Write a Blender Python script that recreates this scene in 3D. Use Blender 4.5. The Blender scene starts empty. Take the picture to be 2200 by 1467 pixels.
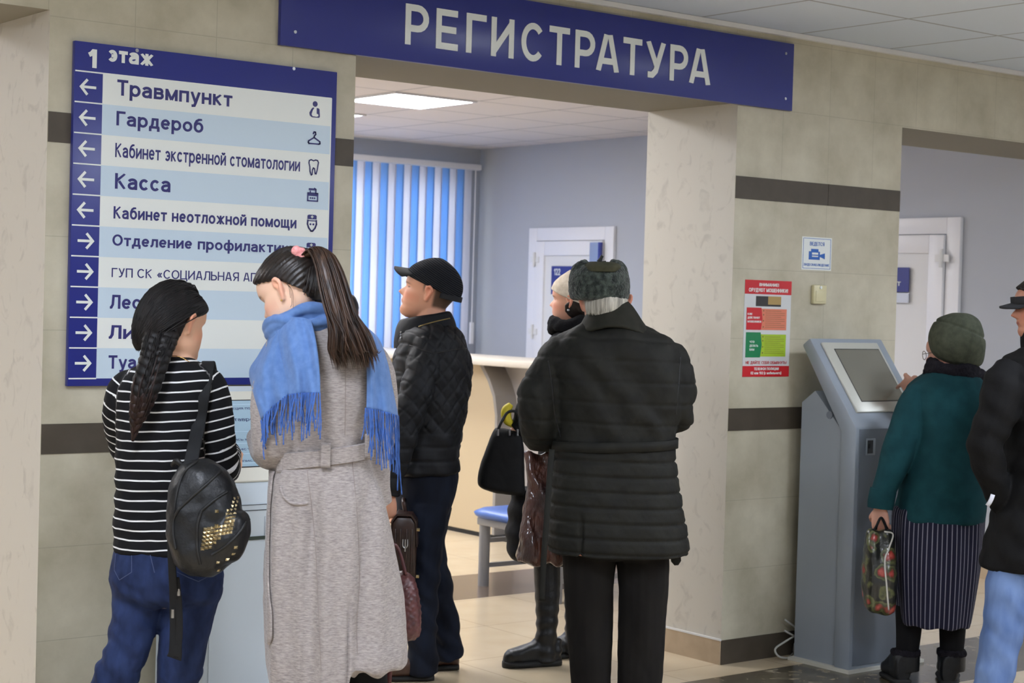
import bpy, bmesh, math, random
import numpy as np
from mathutils import Vector, Matrix, Euler, noise

random.seed(7); np.random.seed(7)
SC = bpy.context.scene
COL = SC.collection

# ------------------------------------------------------------------ camera, world, exposure
FPX, YAW, PITCH, ROLL, CY, CZ = 3738.5, .6644, -.0239, .0283, -5.3063, 1.5485
_cy, _sy, _cp, _sp = math.cos(YAW), math.sin(YAW), math.cos(PITCH), math.sin(PITCH)
FW = Vector((_sy*_cp, _cy*_cp, _sp))
_r = Vector((_cy, -_sy, 0)); _u = _r.cross(FW)
CR = _r*math.cos(ROLL) + _u*math.sin(ROLL)
CU = -_r*math.sin(ROLL) + _u*math.cos(ROLL)
CP = Vector((0, CY, CZ))
RH = np.array((_cy, -_sy, 0.)); FH = np.array((_sy, _cy, 0.)); ZH = np.array((0., 0., 1.))

cam = bpy.data.cameras.new('camera')
cam.sensor_width = 36.0; cam.lens = FPX*36/2200
cam.clip_start = .1; cam.clip_end = 100
cam.dof.use_dof = True; cam.dof.focus_distance = 5.7; cam.dof.aperture_fstop = 6.3
camo = bpy.data.objects.new('camera', cam)
camo.matrix_world = Matrix((( CR.x, CU.x, -FW.x, CP.x), (CR.y, CU.y, -FW.y, CP.y), (CR.z, CU.z, -FW.z, CP.z), (0, 0, 0, 1)))
COL.objects.link(camo); SC.camera = camo

w = bpy.data.worlds.new('winter_sky'); SC.world = w; w.use_nodes = True
w.node_tree.nodes['Background'].inputs[0].default_value = (.78, .89, 1.0, 1)   # overcast sky, seen only through the window
w.node_tree.nodes['Background'].inputs[1].default_value = 6.5

vs = SC.view_settings
SC.display_settings.display_device = 'sRGB'
vs.view_transform = 'Standard'; vs.look = 'None'; vs.exposure = 0.0; vs.gamma = 1.0; vs.use_curve_mapping = False
SC.cycles.max_bounces = 8; SC.cycles.diffuse_bounces = 4; SC.cycles.sample_clamp_indirect = 6
PANEL_LOBBY, PANEL_HALL = 61.0, 38.0      # brightness of the ceiling light panels

# ------------------------------------------------------------------ measuring helpers
def ray(px, py):
    return FW + CR*((px-1100)/FPX) - CU*((py-733.5)/FPX)
def on_y(px, py, y):
    r = ray(px, py); return CP + r*((y-CP.y)/r.y)
def on_x(px, py, x):
    r = ray(px, py); return CP + r*((x-CP.x)/r.x)
def on_z(px, py, z):
    r = ray(px, py); return CP + r*((z-CP.z)/r.z)
def at_depth(px, py, d):
    return CP + ray(px, py)*d

# ------------------------------------------------------------------ materials
def lin(c):
    return tuple((v/12.92 if v <= .04045 else ((v+.055)/1.055)**2.4) for v in (x/255 for x in c)) + (1.0,)
MATS = {}
def nd(nt, kind, **kw):
    n = nt.nodes.new(kind)
    for k, v in kw.items():
        if k.startswith('i_'):
            n.inputs[int(k[2:]) if k[2:].isdigit() else k[2:]].default_value = v
        else: setattr(n, k, v)
    return n
def base_mat(name, rgb, rough=.6, metal=0, spec=.5):
    m = bpy.data.materials.new(name); m.use_nodes = True
    b = m.node_tree.nodes['Principled BSDF']
    b.inputs['Base Color'].default_value = lin(rgb)
    b.inputs['Roughness'].default_value = rough; b.inputs['Metallic'].default_value = metal
    b.inputs['Specular IOR Level'].default_value = spec
    MATS[name] = m
    return m, m.node_tree, b
def add_noise(nt, b, rgb1, rgb2, scale=8, detail=4, stretch=(1, 1, 1), lo=.35, hi=.65, coord='Object'):
    tc = nd(nt, 'ShaderNodeTexCoord'); mp = nd(nt, 'ShaderNodeMapping'); mp.inputs['Scale'].default_value = stretch
    no = nd(nt, 'ShaderNodeTexNoise'); no.inputs['Scale'].default_value = scale; no.inputs['Detail'].default_value = detail
    rp = nd(nt, 'ShaderNodeValToRGB')
    rp.color_ramp.elements[0].position = lo; rp.color_ramp.elements[1].position = hi
    rp.color_ramp.elements[0].color = lin(rgb1); rp.color_ramp.elements[1].color = lin(rgb2)
    L = nt.links.new
    L(tc.outputs[coord], mp.inputs[0]); L(mp.outputs[0], no.inputs['Vector']); L(no.outputs['Fac'], rp.inputs[0])
    L(rp.outputs[0], b.inputs['Base Color'])
    return tc, mp, no, rp
def add_bump(nt, b, scale=200, strength=.2, dist=.002, stretch=(1, 1, 1), detail=3):
    tc = nd(nt, 'ShaderNodeTexCoord'); mp = nd(nt, 'ShaderNodeMapping'); mp.inputs['Scale'].default_value = stretch
    no = nd(nt, 'ShaderNodeTexNoise'); no.inputs['Scale'].default_value = scale; no.inputs['Detail'].default_value = detail
    bu = nd(nt, 'ShaderNodeBump'); bu.inputs['Strength'].default_value = strength; bu.inputs['Distance'].default_value = dist
    L = nt.links.new
    L(tc.outputs['Object'], mp.inputs[0]); L(mp.outputs[0], no.inputs['Vector']); L(no.outputs['Fac'], bu.inputs['Height'])
    L(bu.outputs[0], b.inputs['Normal'])
def plain(name, rgb, rough=.6, metal=0, spec=.5, bump=None, var=None):
    if name in MATS: return MATS[name]
    m, nt, b = base_mat(name, rgb, rough, metal, spec)
    if var:
        d = var
        add_noise(nt, b, tuple(max(0, c-d) for c in rgb), tuple(min(255, c+d) for c in rgb), 14)
    if bump: add_bump(nt, b, *bump)
    return m
def math_n(nt, op, a, b=None, c=None):
    n = nd(nt, 'ShaderNodeMath'); n.operation = op
    for i, v in enumerate((a, b, c)):
        if v is None: continue
        if isinstance(v, (int, float)): n.inputs[i].default_value = v
        else: nt.links.new(v, n.inputs[i])
    return n.outputs[0]
def grid_line(nt, v, off, period, width):
    t = math_n(nt, 'ADD', math_n(nt, 'DIVIDE', math_n(nt, 'SUBTRACT', v, off), period), .5)
    t = math_n(nt, 'ABSOLUTE', math_n(nt, 'SUBTRACT', math_n(nt, 'FRACT', t), .5))
    return math_n(nt, 'LESS_THAN', t, width/period/2)
def world_xyz(nt):
    g = nd(nt, 'ShaderNodeNewGeometry'); s = nd(nt, 'ShaderNodeSeparateXYZ')
    nt.links.new(g.outputs['Position'], s.inputs[0]); return g.outputs['Position'], s.outputs[0], s.outputs[1], s.outputs[2]
def mix_col(nt, fac, c1, c2):
    n = nd(nt, 'ShaderNodeMix'); n.data_type = 'RGBA'
    L = nt.links.new
    if isinstance(fac, (int, float)): n.inputs[0].default_value = fac
    else: L(fac, n.inputs[0])
    for i, c in ((6, c1), (7, c2)):
        if isinstance(c, tuple): n.inputs[i].default_value = c
        else: L(c, n.inputs[i])
    return n.outputs[2]

# ------------------------------------------------------------------ mesh helpers
class MB:
    """collects shapes and links them as ONE mesh object"""
    def __init__(s): s.v = []; s.f = []
    def add(s, v, f):
        o = len(s.v); s.v.extend([tuple(map(float, p)) for p in v]); s.f.extend([tuple(i+o for i in q) for q in f]); return s
    def box(s, x0, x1, y0, y1, z0, z1):
        x0, x1 = sorted((x0, x1)); y0, y1 = sorted((y0, y1)); z0, z1 = sorted((z0, z1))
        return s.add([(x0,y0,z0),(x1,y0,z0),(x1,y1,z0),(x0,y1,z0),(x0,y0,z1),(x1,y0,z1),(x1,y1,z1),(x0,y1,z1)],
                     [(0,3,2,1),(4,5,6,7),(0,1,5,4),(1,2,6,5),(2,3,7,6),(3,0,4,7)])
    def prism(s, poly, axis, a, b):
        """polygon of 2D points extruded along an axis: x -> (y,z), y -> (x,z), z -> (x,y)"""
        def P(p, t):
            return {'x': (t, p[0], p[1]), 'y': (p[0], t, p[1]), 'z': (p[0], p[1], t)}[axis]
        n = len(poly)
        v = [P(p, a) for p in poly] + [P(p, b) for p in poly]
        f = [tuple(range(n)), tuple(range(2*n-1, n-1, -1))] + [(i, i+n, (i+1) % n+n, (i+1) % n) for i in range(n)]
        return s.add(v, f)
    def bar(s, p, q, wid, thick, normal=(0, -1, 0)):
        """flat bar from p to q: wid across, thick along the normal"""
        p, q, n = Vector(p), Vector(q), Vector(normal); d = (q-p).normalized(); c = d.cross(n).normalized()*wid/2; n = n*thick
        return s.add([p-c, p+c, q+c, q-c, p-c+n, p+c+n, q+c+n, q-c+n], [(0,1,2,3),(7,6,5,4),(0,4,5,1),(1,5,6,2),(2,6,7,3),(3,7,4,0)])
    def tube(s, pts, r, n=10, caps=True):
        v, f = tube(pts, r, n=n, caps=caps); return s.add(v, f)
    def lathe(s, prof, center, n=24, axis='z'):
        v = []; f = []
        for (r, h) in prof:
            for k in range(n):
                a = 2*math.pi*k/n; p = (r*math.cos(a), r*math.sin(a), h)
                if axis == 'y': p = (p[0], p[2], p[1])
                if axis == 'x': p = (p[2], p[0], p[1])
                v.append((p[0]+center[0], p[1]+center[1], p[2]+center[2]))
        m = len(prof)
        for i in range(m-1):
            for k in range(n): f.append((i*n+k, i*n+(k+1) % n, (i+1)*n+(k+1) % n, (i+1)*n+k))
        f.append(tuple(range(n-1, -1, -1))); f.append(tuple((m-1)*n+k for k in range(n)))
        return s.add(v, f)
    def build(s, name, m, parent=None, smooth=False, bevel=0, origin=None, **tags):
        return link_mesh(name, s.v, s.f, m, parent, smooth, bevel, origin, **tags)

def link_mesh(name, v, f, m, parent=None, smooth=False, bevel=0, origin=None, fix=True, **tags):
    if origin is None:
        if parent is not None: origin = world_loc(parent)
        else: origin = (0, 0, 0)
    origin = np.array(origin, float)
    me = bpy.data.meshes.new(name)
    me.from_pydata((np.asarray(v, float)-origin).tolist(), [], [list(map(int, q)) for q in f]); me.update()
    if fix:
        bm = bmesh.new(); bm.from_mesh(me); bmesh.ops.recalc_face_normals(bm, faces=bm.faces)
        if bevel:
            es = [e for e in bm.edges if len(e.link_faces) == 2 and e.calc_face_angle(0) > .6]
            bmesh.ops.bevel(bm, geom=es, offset=bevel, segments=2, affect='EDGES', profile=.5, clamp_overlap=True)
        bm.to_mesh(me); bm.free()
    if smooth or bevel:
        me.polygons.foreach_set('use_smooth', [True]*len(me.polygons))
        if bevel:
            try: me.set_sharp_from_angle(angle=math.radians(35))
            except Exception: pass
    o = bpy.data.objects.new(name, me); COL.objects.link(o)
    if m: me.materials.append(m if not isinstance(m, str) else MATS[m])
    if parent is not None:
        o.parent = parent; o.location = Vector(origin)-Vector(world_loc(parent))
    else: o.location = origin
    tag(o, **tags)
    return o
def world_loc(o):
    l = Vector(o.location)
    while o.parent is not None: o = o.parent; l = l+Vector(o.location)
    return l
def tag(o, label=None, cat=None, group=None, kind=None):
    if label: o['label'] = label
    if cat: o['category'] = cat
    if group: o['group'] = group
    if kind: o['kind'] = kind
    return o
def empty(name, loc, label, cat, group=None):
    o = bpy.data.objects.new(name, None); COL.objects.link(o); o.location = loc; o.empty_display_size = .1
    return tag(o, label, cat, group)

def spline(P, n):
    """Catmull-Rom through the rows of P, n samples, columns interpolated alike"""
    P = np.asarray(P, float); k = len(P)
    if k == 2: return np.array([P[0]+(P[1]-P[0])*t for t in np.linspace(0, 1, n)])
    E = np.vstack([2*P[0]-P[1], P, 2*P[-1]-P[-2]]); out = []
    for t in np.linspace(0, k-1, n):
        i = min(int(t), k-2); u = t-i; a, b, c, d = E[i:i+4]
        out.append(.5*((2*b)+(-a+c)*u+(2*a-5*b+4*c-d)*u*u+(-a+3*b-3*c+d)*u**3))
    return np.array(out)
def rings_mesh(rings, caps=True):
    n = len(rings[0]); v = np.vstack(rings); f = []
    for i in range(len(rings)-1):
        a, b = i*n, (i+1)*n
        for k in range(n): f.append((a+k, a+(k+1) % n, b+(k+1) % n, b+k))
    if caps:
        m = len(rings)
        v = np.vstack([v, rings[0].mean(0), rings[-1].mean(0)]); c0, c1 = m*n, m*n+1
        for k in range(n):
            f.append((c0, (k+1) % n, k)); f.append((c1, (m-1)*n+k, (m-1)*n+(k+1) % n))
    return v, f
def tube(pts, r, n=12, caps=True, steps=None, flat=1.0, up=None):
    """round tube through points; r a number or one per point; flat squeezes it along 'up'"""
    P = np.asarray(pts, float)
    rr = np.full(len(P), r, float) if np.isscalar(r) else np.asarray(r, float)
    if steps:
        Q = spline(np.hstack([P, rr[:, None]]), steps); P, rr = Q[:, :3], np.maximum(Q[:, 3], 1e-4)
    T = np.gradient(P, axis=0); T /= np.maximum(np.linalg.norm(T, axis=1), 1e-9)[:, None]
    u = np.array(up, float) if up is not None else (np.array((0, 0, 1.)) if abs(T[0][2]) < .9 else np.array((1., 0, 0)))
    rings = []
    for i in range(len(P)):
        if up is not None: u = np.array(up, float)
        a = u-T[i]*(u@T[i]); a /= max(np.linalg.norm(a), 1e-9); b = np.cross(T[i], a); u = a
        th = np.linspace(0, 2*np.pi, n, endpoint=False)
        rings.append(P[i]+rr[i]*(np.cos(th)[:, None]*a*flat+np.sin(th)[:, None]*b))
    return rings_mesh(rings, caps)
# ---- sign lettering: a plain grotesque drawn as strokes (cap height 1)
def _arc(cx, cy, rx, ry, a0, a1, n=9):
    return [(cx+rx*math.cos(math.radians(a0+(a1-a0)*i/n)), cy+ry*math.sin(math.radians(a0+(a1-a0)*i/n))) for i in range(n+1)]
def glyph(ch, w):
    """(width, strokes) of one letter; w the stroke weight"""
    low = ch.islower(); c = ch.upper(); H = .735 if low else 1.0; h = w/2; k = .86 if low else 1.0
    def V(x, y0=0, y1=None): return [(x, y0), (x, H if y1 is None else y1)]
    def bowl(x0, x1, y0, y1):     # D-shaped bowl, open to the left
        r = (y1-y0)/2; cx = x1-min(r, (x1-x0)*.6); return [(x0, y0)]+_arc(cx, (y0+y1)/2, x1-cx, r, -90, 90)+[(x0, y1)]
    def oval(x0, x1, y0, y1, a0=0, a1=360, n=24): return _arc((x0+x1)/2, (y0+y1)/2, (x1-x0)/2, (y1-y0)/2, a0, a1, n)
    m = .5*H
    if ch == ' ': return .30, []
    if ch == '.': return .22, [V(.11, 0, w)]
    if ch == '!': return .26, [V(.13, 0, w), V(.13, .3, 1)]
    if ch == '(': return .32, [oval(.1, .7, -.2, 1.05, 100, 260, 12)]
    if ch == ')': return .32, [oval(-.38, .22, -.2, 1.05, -80, 80, 12)]
    if ch in '«»':
        L = [[(.3, .62), (.1, .38), (.3, .14)], [(.52, .62), (.32, .38), (.52, .14)]]
        if ch == '»': L = [[(.62-x, y) for x, y in q] for q in L]
        return .62, L
    if ch == '1': return .5, [V(.36, 0, 1), [(.05, .68), (.2, .76), (.33, .95)]]
    if ch == '0': return .66, [oval(h, .66-h, h, 1-h)]
    if ch == '2': return .66, [_arc(.32, .7, .32-h, .3-h, 170, -30)+[(.12, h), (.12, h)], [(.03, h), (.64, h)]]
    if ch == 'а': return .64, [_arc(.3, .49, .23, .49-.27-h+.02, 165, 0)+[(.53, 0)], [(.53, .43), (.3, .41)]+_arc(.25, .235, .17, .15, 110, 270)+[(.36, h*.9), (.53, .2)]]
    if ch == 'б': return .68, [oval(h, .68-h, h, .66), [(h, .36), (.1, .62), (.2, .82), (.36, .92), (.58, .96)]]
    if ch == 'е': return .64, [[(h, .37), (.58, .37)], _arc(.32, H/2, .32-h, H/2-h, 5, 320, 20)]
    if ch == 'р': return .68, [V(h, -.27, H), oval(h, .68-h, h, H-h)]
    if ch == 'у': return .64, [[(.07, H), (.34, .02)], [(.58, H), (.34, .02), (.26, -.17), (.08, -.19)]]
    if ch == 'ф': return .92, [oval(h, .50, h, H-h), oval(.42, .92-h, h, H-h), V(.46, -.27, 1.0)]
    if ch == 'д': return .70, [[(.14, h), (.22, .3), (.25, H-h), (.55, H-h)], V(.55, 0), [(.0, h), (.70, h)], V(h*.8, -.2, h), V(.70-h*.8, -.2, h)]
    if c == 'А': return .80, [[(.09, 0), (.34, H)], [(.71, 0), (.46, H)], [(.2, .28), (.6, .28)]]
    if c == 'Б': return .74, [V(h), [(h, H-h), (.64, H-h)], bowl(h, .74-h, h, .58)]
    if c == 'В': return .74*k, [V(h), bowl(h, .74*k-h, h, m+h*.25), bowl(h, .70*k-h, m+h*.25, H-h)]
    if c == 'Г': return .60*k, [V(h), [(h, H-h), (.60*k, H-h)]]
    if c == 'Д': return .80, [[(.14, h), (.24, .4), (.27, H-h), (.64, H-h)], V(.64, 0), [(0, h), (.8, h)], V(h, -.2, h), V(.8-h, -.2, h)]
    if c == 'Е': return .68, [V(h), [(h, H-h), (.66, H-h)], [(h, m), (.62, m)], [(h, h), (.68, h)]]
    if c == 'Ж': W = 1.0*k; return W, [V(W/2), [(.07, H), (W/2-.02, m)], [(.07, 0), (W/2-.02, m)], [(W-.07, H), (W/2+.02, m)], [(W-.07, 0), (W/2+.02, m)]]
    if c == 'З': return .64*k, [_arc(.3*k, .72*H, .3*k-h, .28*H-h*.7, 150, -90), _arc(.3*k, .28*H, .32*k-h, .28*H-h*.7, 90, -150)]
    if c in 'ИЙ':
        W = .74*k; L = [V(h), V(W-h), [(h, .12*H), (W-h, .88*H)]]
        if c == 'Й': L.append(_arc(W/2, H+.2, .15, .11, 180, 360))
        return W, L
    if c == 'К': W = .72*k; return W, [V(h), [(h, m), (W-.22, m+.02), (W-.1, H)][::2], [(W*.36, m), (W-.1, 0)]]
    if c == 'Л': W = .74*k; return W, [[(0, h), (.1, h*1.1), (.2*k, .3*H), (.24*k, H-h), (W-h, H-h)], V(W-h)]
    if c == 'М': W = .92*k; return W, [V(h), V(W-h), [(h, H*.95), (W/2, .05)], [(W-h, H*.95), (W/2, .05)]]
    if c == 'Н': W = .74*k; return W, [V(h), V(W-h), [(h, m), (W-h, m)]]
    if c == 'О': W = .86 if not low else .68; return W, [oval(h, W-h, h, H-h)]
    if c == 'П': W = .74*k; return W, [V(h), V(W-h), [(h, H-h), (W-h, H-h)]]
    if c == 'Р': return .70, [V(h), bowl(h, .70-h, .41, 1-h)]
    if c == 'С': W = .80 if not low else .62; return W, [oval(h, W-h+.02, h, H-h, 40, 320)]
    if c == 'Т': W = .68*k; return W, [V(W/2), [(0, H-h), (W, H-h)]]
    if c == 'У': return .70, [[(.08, 1), (.38, .36)], [(.62, 1), (.36, .2), (.24, h), (.08, h)]]
    if c == 'Ф': return .92, [oval(h, .92-h, .2, .84), V(.46)]
    if c == 'Ц': W = .80*k; return W, [V(h), V(W-h-.08), [(h, h), (W, h)], V(W-h*.8, -.2, h)]
    if c == 'Ч': W = .70*k; return W, [V(W-h), [(h, H), (h, .62*H), (.2, .44*H), (W-h, .44*H)]]
    if c in 'ШЩ':
        W = .96*k; L = [V(h), V(W/2), V(W-h), [(h, h), (W-h, h)]]
        if c == 'Щ': L += [[(W-h, h), (W+.1, h)], V(W+.1-h*.8, -.2, h)]; W += .1
        return W, L
    if c == 'Ь': return .68*k, [V(h), bowl(h, .68*k-h, h, .56*H)]
    if c == 'Ы': W = .86*k; return W, [V(h), bowl(h, .58*k-h*.5, h, .56*H), V(W-h)]
    if c == 'Э': W = .80 if not low else .62; return W, [oval(h-.02, W-h, h, H-h, -140, 140), [(.24, m), (W-h, m)]]
    if c == 'Ю': return 1.0, [V(h), [(h, m), (.36, m)], oval(.33, 1-h, h, H-h)]
    if c == 'Я': W = .70*k; return W, [V(W-h), [(x_, y_) for x_, y_ in [(W-q[0], q[1]) for q in bowl(h, W-h, .42*H, H-h)]], [(W*.5, .42*H), (.09, 0)]]
    return .5, [V(h), V(.5-h), [(h, h), (.5-h, h)], [(h, H-h), (.5-h, H-h)]]
def ribbon(pts, w):
    P = np.array(pts, float); keep = [0]+[i for i in range(1, len(P)) if np.linalg.norm(P[i]-P[i-1]) > 1e-6]; P = P[keep]
    closed = len(P) > 6 and np.linalg.norm(P[0]-P[-1]) < 1e-6
    if closed: P = P[:-1]
    n = len(P); A = np.zeros((n, 2)); 
    for i in range(n):
        a = P[i]-P[i-1] if (i > 0 or closed) else P[1]-P[0]; b = P[(i+1) % n]-P[i] if (i < n-1 or closed) else a
        a = a/np.linalg.norm(a); b = b/np.linalg.norm(b); na = np.array((-a[1], a[0])); nb = np.array((-b[1], b[0])); s = na+nb; l = np.linalg.norm(s)
        s = s/l if l > 1e-6 else na; A[i] = s/max(.55, s@na)
    Lf, Rt = P+A*w/2, P-A*w/2
    q = [(i, i+1) for i in range(n-1)]+([(n-1, 0)] if closed else [])
    return Lf, Rt, q, closed
def text_mesh(body, x, y, z, width, height, thick=.002, bold=.17, part=None, track=.11, word=None):
    """text facing -y with its left baseline at (x, y, z); width and cap height in metres"""
    def wid(b): return sum(glyph(c, bold)[0]+track for c in b)-track
    sx = width/wid(part or body); V, F = [], []; cx = 0; lay = 0
    wi = 0
    for ch in body:
        gw, st = glyph(ch, bold); wi += ch == ' '
        if word is not None and wi != word: st = []
        for s_ in st:
            Lf, Rt, q, closed = ribbon(s_, bold); n = len(Lf)
            hi_ = .735 if ch.islower() and ch not in 'бфй' else 1.0 if ch not in 'Йй' else 1.5; lo_ = 0 if min(p[1] for p in s_) > -.02 else -.4
            if ch not in '«»()': Lf = np.stack([Lf[:, 0], np.clip(Lf[:, 1], lo_, hi_)], 1); Rt = np.stack([Rt[:, 0], np.clip(Rt[:, 1], lo_, hi_)], 1)
            o = len(V); e = lay % 6*6e-5; lay += 1
            for yy in (y-e, y+thick):
                for A in (Lf, Rt): V += [(x+(cx+p[0])*sx, yy, z+p[1]*height) for p in A]
            for a, b in q:
                F += [(o+a, o+n+a, o+n+b, o+b), (o+2*n+a, o+2*n+b, o+3*n+b, o+3*n+a), (o+a, o+b, o+2*n+b, o+2*n+a), (o+n+a, o+3*n+a, o+3*n+b, o+n+b)]
            if not closed:
                F += [(o, o+2*n, o+3*n, o+n), (o+n-1, o+2*n-1, o+4*n-1, o+3*n-1)]
        cx += gw+track
    return np.array(V), F
def rot_z_about(v, cx, cy, ang):
    v = np.asarray(v, float).copy(); c, s = math.cos(ang), math.sin(ang); x, y = v[:, 0]-cx, v[:, 1]-cy
    v[:, 0] = cx+c*x-s*y; v[:, 1] = cy+s*x+c*y; return v

# ================================================================== MATERIALS OF THE PLACE
def wall_tile_mat():
    m, nt, b = base_mat('wall_tile', (180, 172, 148), .45)
    pos, x, y, z = world_xyz(nt)
    no = nd(nt, 'ShaderNodeTexNoise'); no.inputs['Scale'].default_value = 3.5; no.inputs['Detail'].default_value = 7; no.inputs['Roughness'].default_value = .62
    nt.links.new(pos, no.inputs['Vector'])
    rp = nd(nt, 'ShaderNodeValToRGB'); rp.color_ramp.elements[0].position = .33; rp.color_ramp.elements[1].position = .7
    rp.color_ramp.elements[0].color = lin((170, 163, 141)); rp.color_ramp.elements[1].color = lin((203, 197, 176))
    nt.links.new(no.outputs['Fac'], rp.inputs[0])
    hz = None
    for c in (2.411, 2.712, 1.711, 1.41, .709, .407):
        t = math_n(nt, 'COMPARE', z, c, .0016); hz = t if hz is None else math_n(nt, 'MAXIMUM', hz, t)
    up = math_n(nt, 'GREATER_THAN', z, 2.108)
    off = math_n(nt, 'ADD', 5.93, math_n(nt, 'MULTIPLY', math_n(nt, 'LESS_THAN', x, 4.4), 2.845-5.93))
    v1 = math_n(nt, 'MULTIPLY', grid_line(nt, x, off, .3, .0032), up)
    v2 = grid_line(nt, x, off, .6, .0032)
    ln = math_n(nt, 'MAXIMUM', hz, math_n(nt, 'MAXIMUM', v1, v2))
    # neighbouring tiles differ a touch
    wn = nd(nt, 'ShaderNodeTexWhiteNoise'); wn.noise_dimensions = '2D'
    cx = nd(nt, 'ShaderNodeCombineXYZ')
    nt.links.new(math_n(nt, 'FLOOR', math_n(nt, 'DIVIDE', math_n(nt, 'SUBTRACT', x, 5.93), .3)), cx.inputs[0])
    nt.links.new(math_n(nt, 'FLOOR', math_n(nt, 'DIVIDE', math_n(nt, 'SUBTRACT', z, 1.11), .3005)), cx.inputs[1])
    nt.links.new(cx.outputs[0], wn.inputs['Vector'])
    tone = mix_col(nt, math_n(nt, 'MULTIPLY', wn.outputs['Value'], .12), rp.outputs[0], lin((160, 153, 132)))
    nt.links.new(mix_col(nt, math_n(nt, 'MULTIPLY', ln, .38), tone, lin((140, 134, 118))), b.inputs['Base Color'])
    return m
def plaster_mat():
    m, nt, b = base_mat('venetian_plaster', (200, 190, 172), .5)
    pos, x, y, z = world_xyz(nt)
    mp = nd(nt, 'ShaderNodeMapping'); mp.inputs['Scale'].default_value = (1, 1, .8); nt.links.new(pos, mp.inputs[0])
    n1 = nd(nt, 'ShaderNodeTexNoise'); n1.inputs['Scale'].default_value = 15; n1.inputs['Detail'].default_value = 6; n1.inputs['Distortion'].default_value = 1.2
    nt.links.new(mp.outputs[0], n1.inputs['Vector'])
    rp = nd(nt, 'ShaderNodeValToRGB'); e = rp.color_ramp.elements
    e[0].position = .28; e[0].color = lin((186, 181, 171)); e[1].position = .44; e[1].color = lin((202, 197, 186))
    nt.links.new(n1.outputs['Fac'], rp.inputs[0]); nt.links.new(rp.outputs[0], b.inputs['Base Color'])
    bu = nd(nt, 'ShaderNodeBump'); bu.inputs['Strength'].default_value = .12; bu.inputs['Distance'].default_value = .004
    nt.links.new(n1.outputs['Fac'], bu.inputs['Height']); nt.links.new(bu.outputs[0], b.inputs['Normal'])
    return m
def floor_mat():
    m, nt, b = base_mat('floor_tile', (205, 188, 160), .22)
    pos, x, y, z = world_xyz(nt)
    no = nd(nt, 'ShaderNodeTexNoise'); no.inputs['Scale'].default_value = 5; no.inputs['Detail'].default_value = 6
    nt.links.new(pos, no.inputs['Vector'])
    tan = mix_col(nt, no.outputs['Fac'], lin((198, 178, 148)), lin((214, 198, 170)))
    ln = math_n(nt, 'MAXIMUM', grid_line(nt, x, 4.40, .6, .004), grid_line(nt, y, .62, .6, .004))
    tan = mix_col(nt, math_n(nt, 'MULTIPLY', ln, .55), tan, lin((120, 104, 84)))
    n2 = nd(nt, 'ShaderNodeTexNoise'); n2.inputs['Scale'].default_value = 14; n2.inputs['Detail'].default_value = 8; n2.inputs['Distortion'].default_value = 1.5
    nt.links.new(pos, n2.inputs['Vector'])
    r2 = nd(nt, 'ShaderNodeValToRGB'); e = r2.color_ramp.elements
    e[0].position = .35; e[0].color = lin((70, 64, 52)); e[1].position = .6; e[1].color = lin((100, 92, 76))
    q = e.new(.74); q.color = lin((168, 158, 136)); nt.links.new(n2.outputs['Fac'], r2.inputs[0])
    stone = r2.outputs[0]
    brown = mix_col(nt, n2.outputs['Fac'], lin((92, 78, 68)), lin((120, 104, 92)))
    in_hall = math_n(nt, 'MULTIPLY', math_n(nt, 'GREATER_THAN', y, 1.85), math_n(nt, 'LESS_THAN', y, 2.49))
    in_lob = math_n(nt, 'MULTIPLY', math_n(nt, 'GREATER_THAN', y, -.77), math_n(nt, 'LESS_THAN', y, -.17))
    c = mix_col(nt, in_hall, tan, brown); c = mix_col(nt, in_lob, c, stone)
    nt.links.new(c, b.inputs['Base Color'])
    return m
def ceiling_mat(name, x0, y0, p, rgb):
    m, nt, b = base_mat(name, rgb, .9, spec=.2)
    pos, x, y, z = world_xyz(nt)
    ln = math_n(nt, 'MAXIMUM', grid_line(nt, x, x0, p, .016), grid_line(nt, y, y0, p, .016))
    no = nd(nt, 'ShaderNodeTexNoise'); no.inputs['Scale'].default_value = 90; no.inputs['Detail'].default_value = 2
    nt.links.new(pos, no.inputs['Vector'])
    base = mix_col(nt, math_n(nt, 'MULTIPLY', no.outputs['Fac'], .1), lin(rgb), lin(tuple(c-30 for c in rgb)))
    nt.links.new(mix_col(nt, math_n(nt, 'MULTIPLY', ln, .6), base, lin((126, 126, 130))), b.inputs['Base Color'])
    return m
wall_tile_mat(); plaster_mat(); floor_mat()
ceiling_mat('ceiling_lobby', 5.107, -.011, .6, (212, 222, 236))
ceiling_mat('ceiling_hall', 6.37, 3.22, .615, (226, 220, 218))
plain('brown_tile', (72, 64, 53), .55, var=3)
plain('beige_tile', (178, 158, 132), .35, var=5)
plain('lintel_paint', (134, 129, 117), .8)
plain('hall_paint', (176, 180, 188), .7, bump=(160, .15, .002, (1, 1, .04)))
plain('lobby_paint', (214, 216, 220), .8)
plain('white_plastic', (228, 228, 232), .35)
plain('white_trim', (222, 222, 222), .5)
plain('sign_blue', (40, 48, 128), .28)
plain('sign_white', (226, 230, 226), .35)
plain('sign_sky', (194, 212, 226), .35)
plain('sign_ink', (38, 36, 106), .4)
plain('metal', (170, 170, 172), .3, 1)
plain('dark_metal', (60, 62, 64), .4, .6)
def glow(name, rgb, strength):
    m = bpy.data.materials.new(name); m.use_nodes = True; nt = m.node_tree
    b = nt.nodes['Principled BSDF']; b.inputs['Base Color'].default_value = (.8, .8, .8, 1)
    b.inputs['Emission Color'].default_value = lin(rgb); b.inputs['Emission Strength'].default_value = strength
    MATS[name] = m; return m
glow('panel_lobby', (232, 240, 255), PANEL_LOBBY); glow('panel_hall', (250, 251, 255), PANEL_HALL)
ST = dict(kind='structure')

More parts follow.
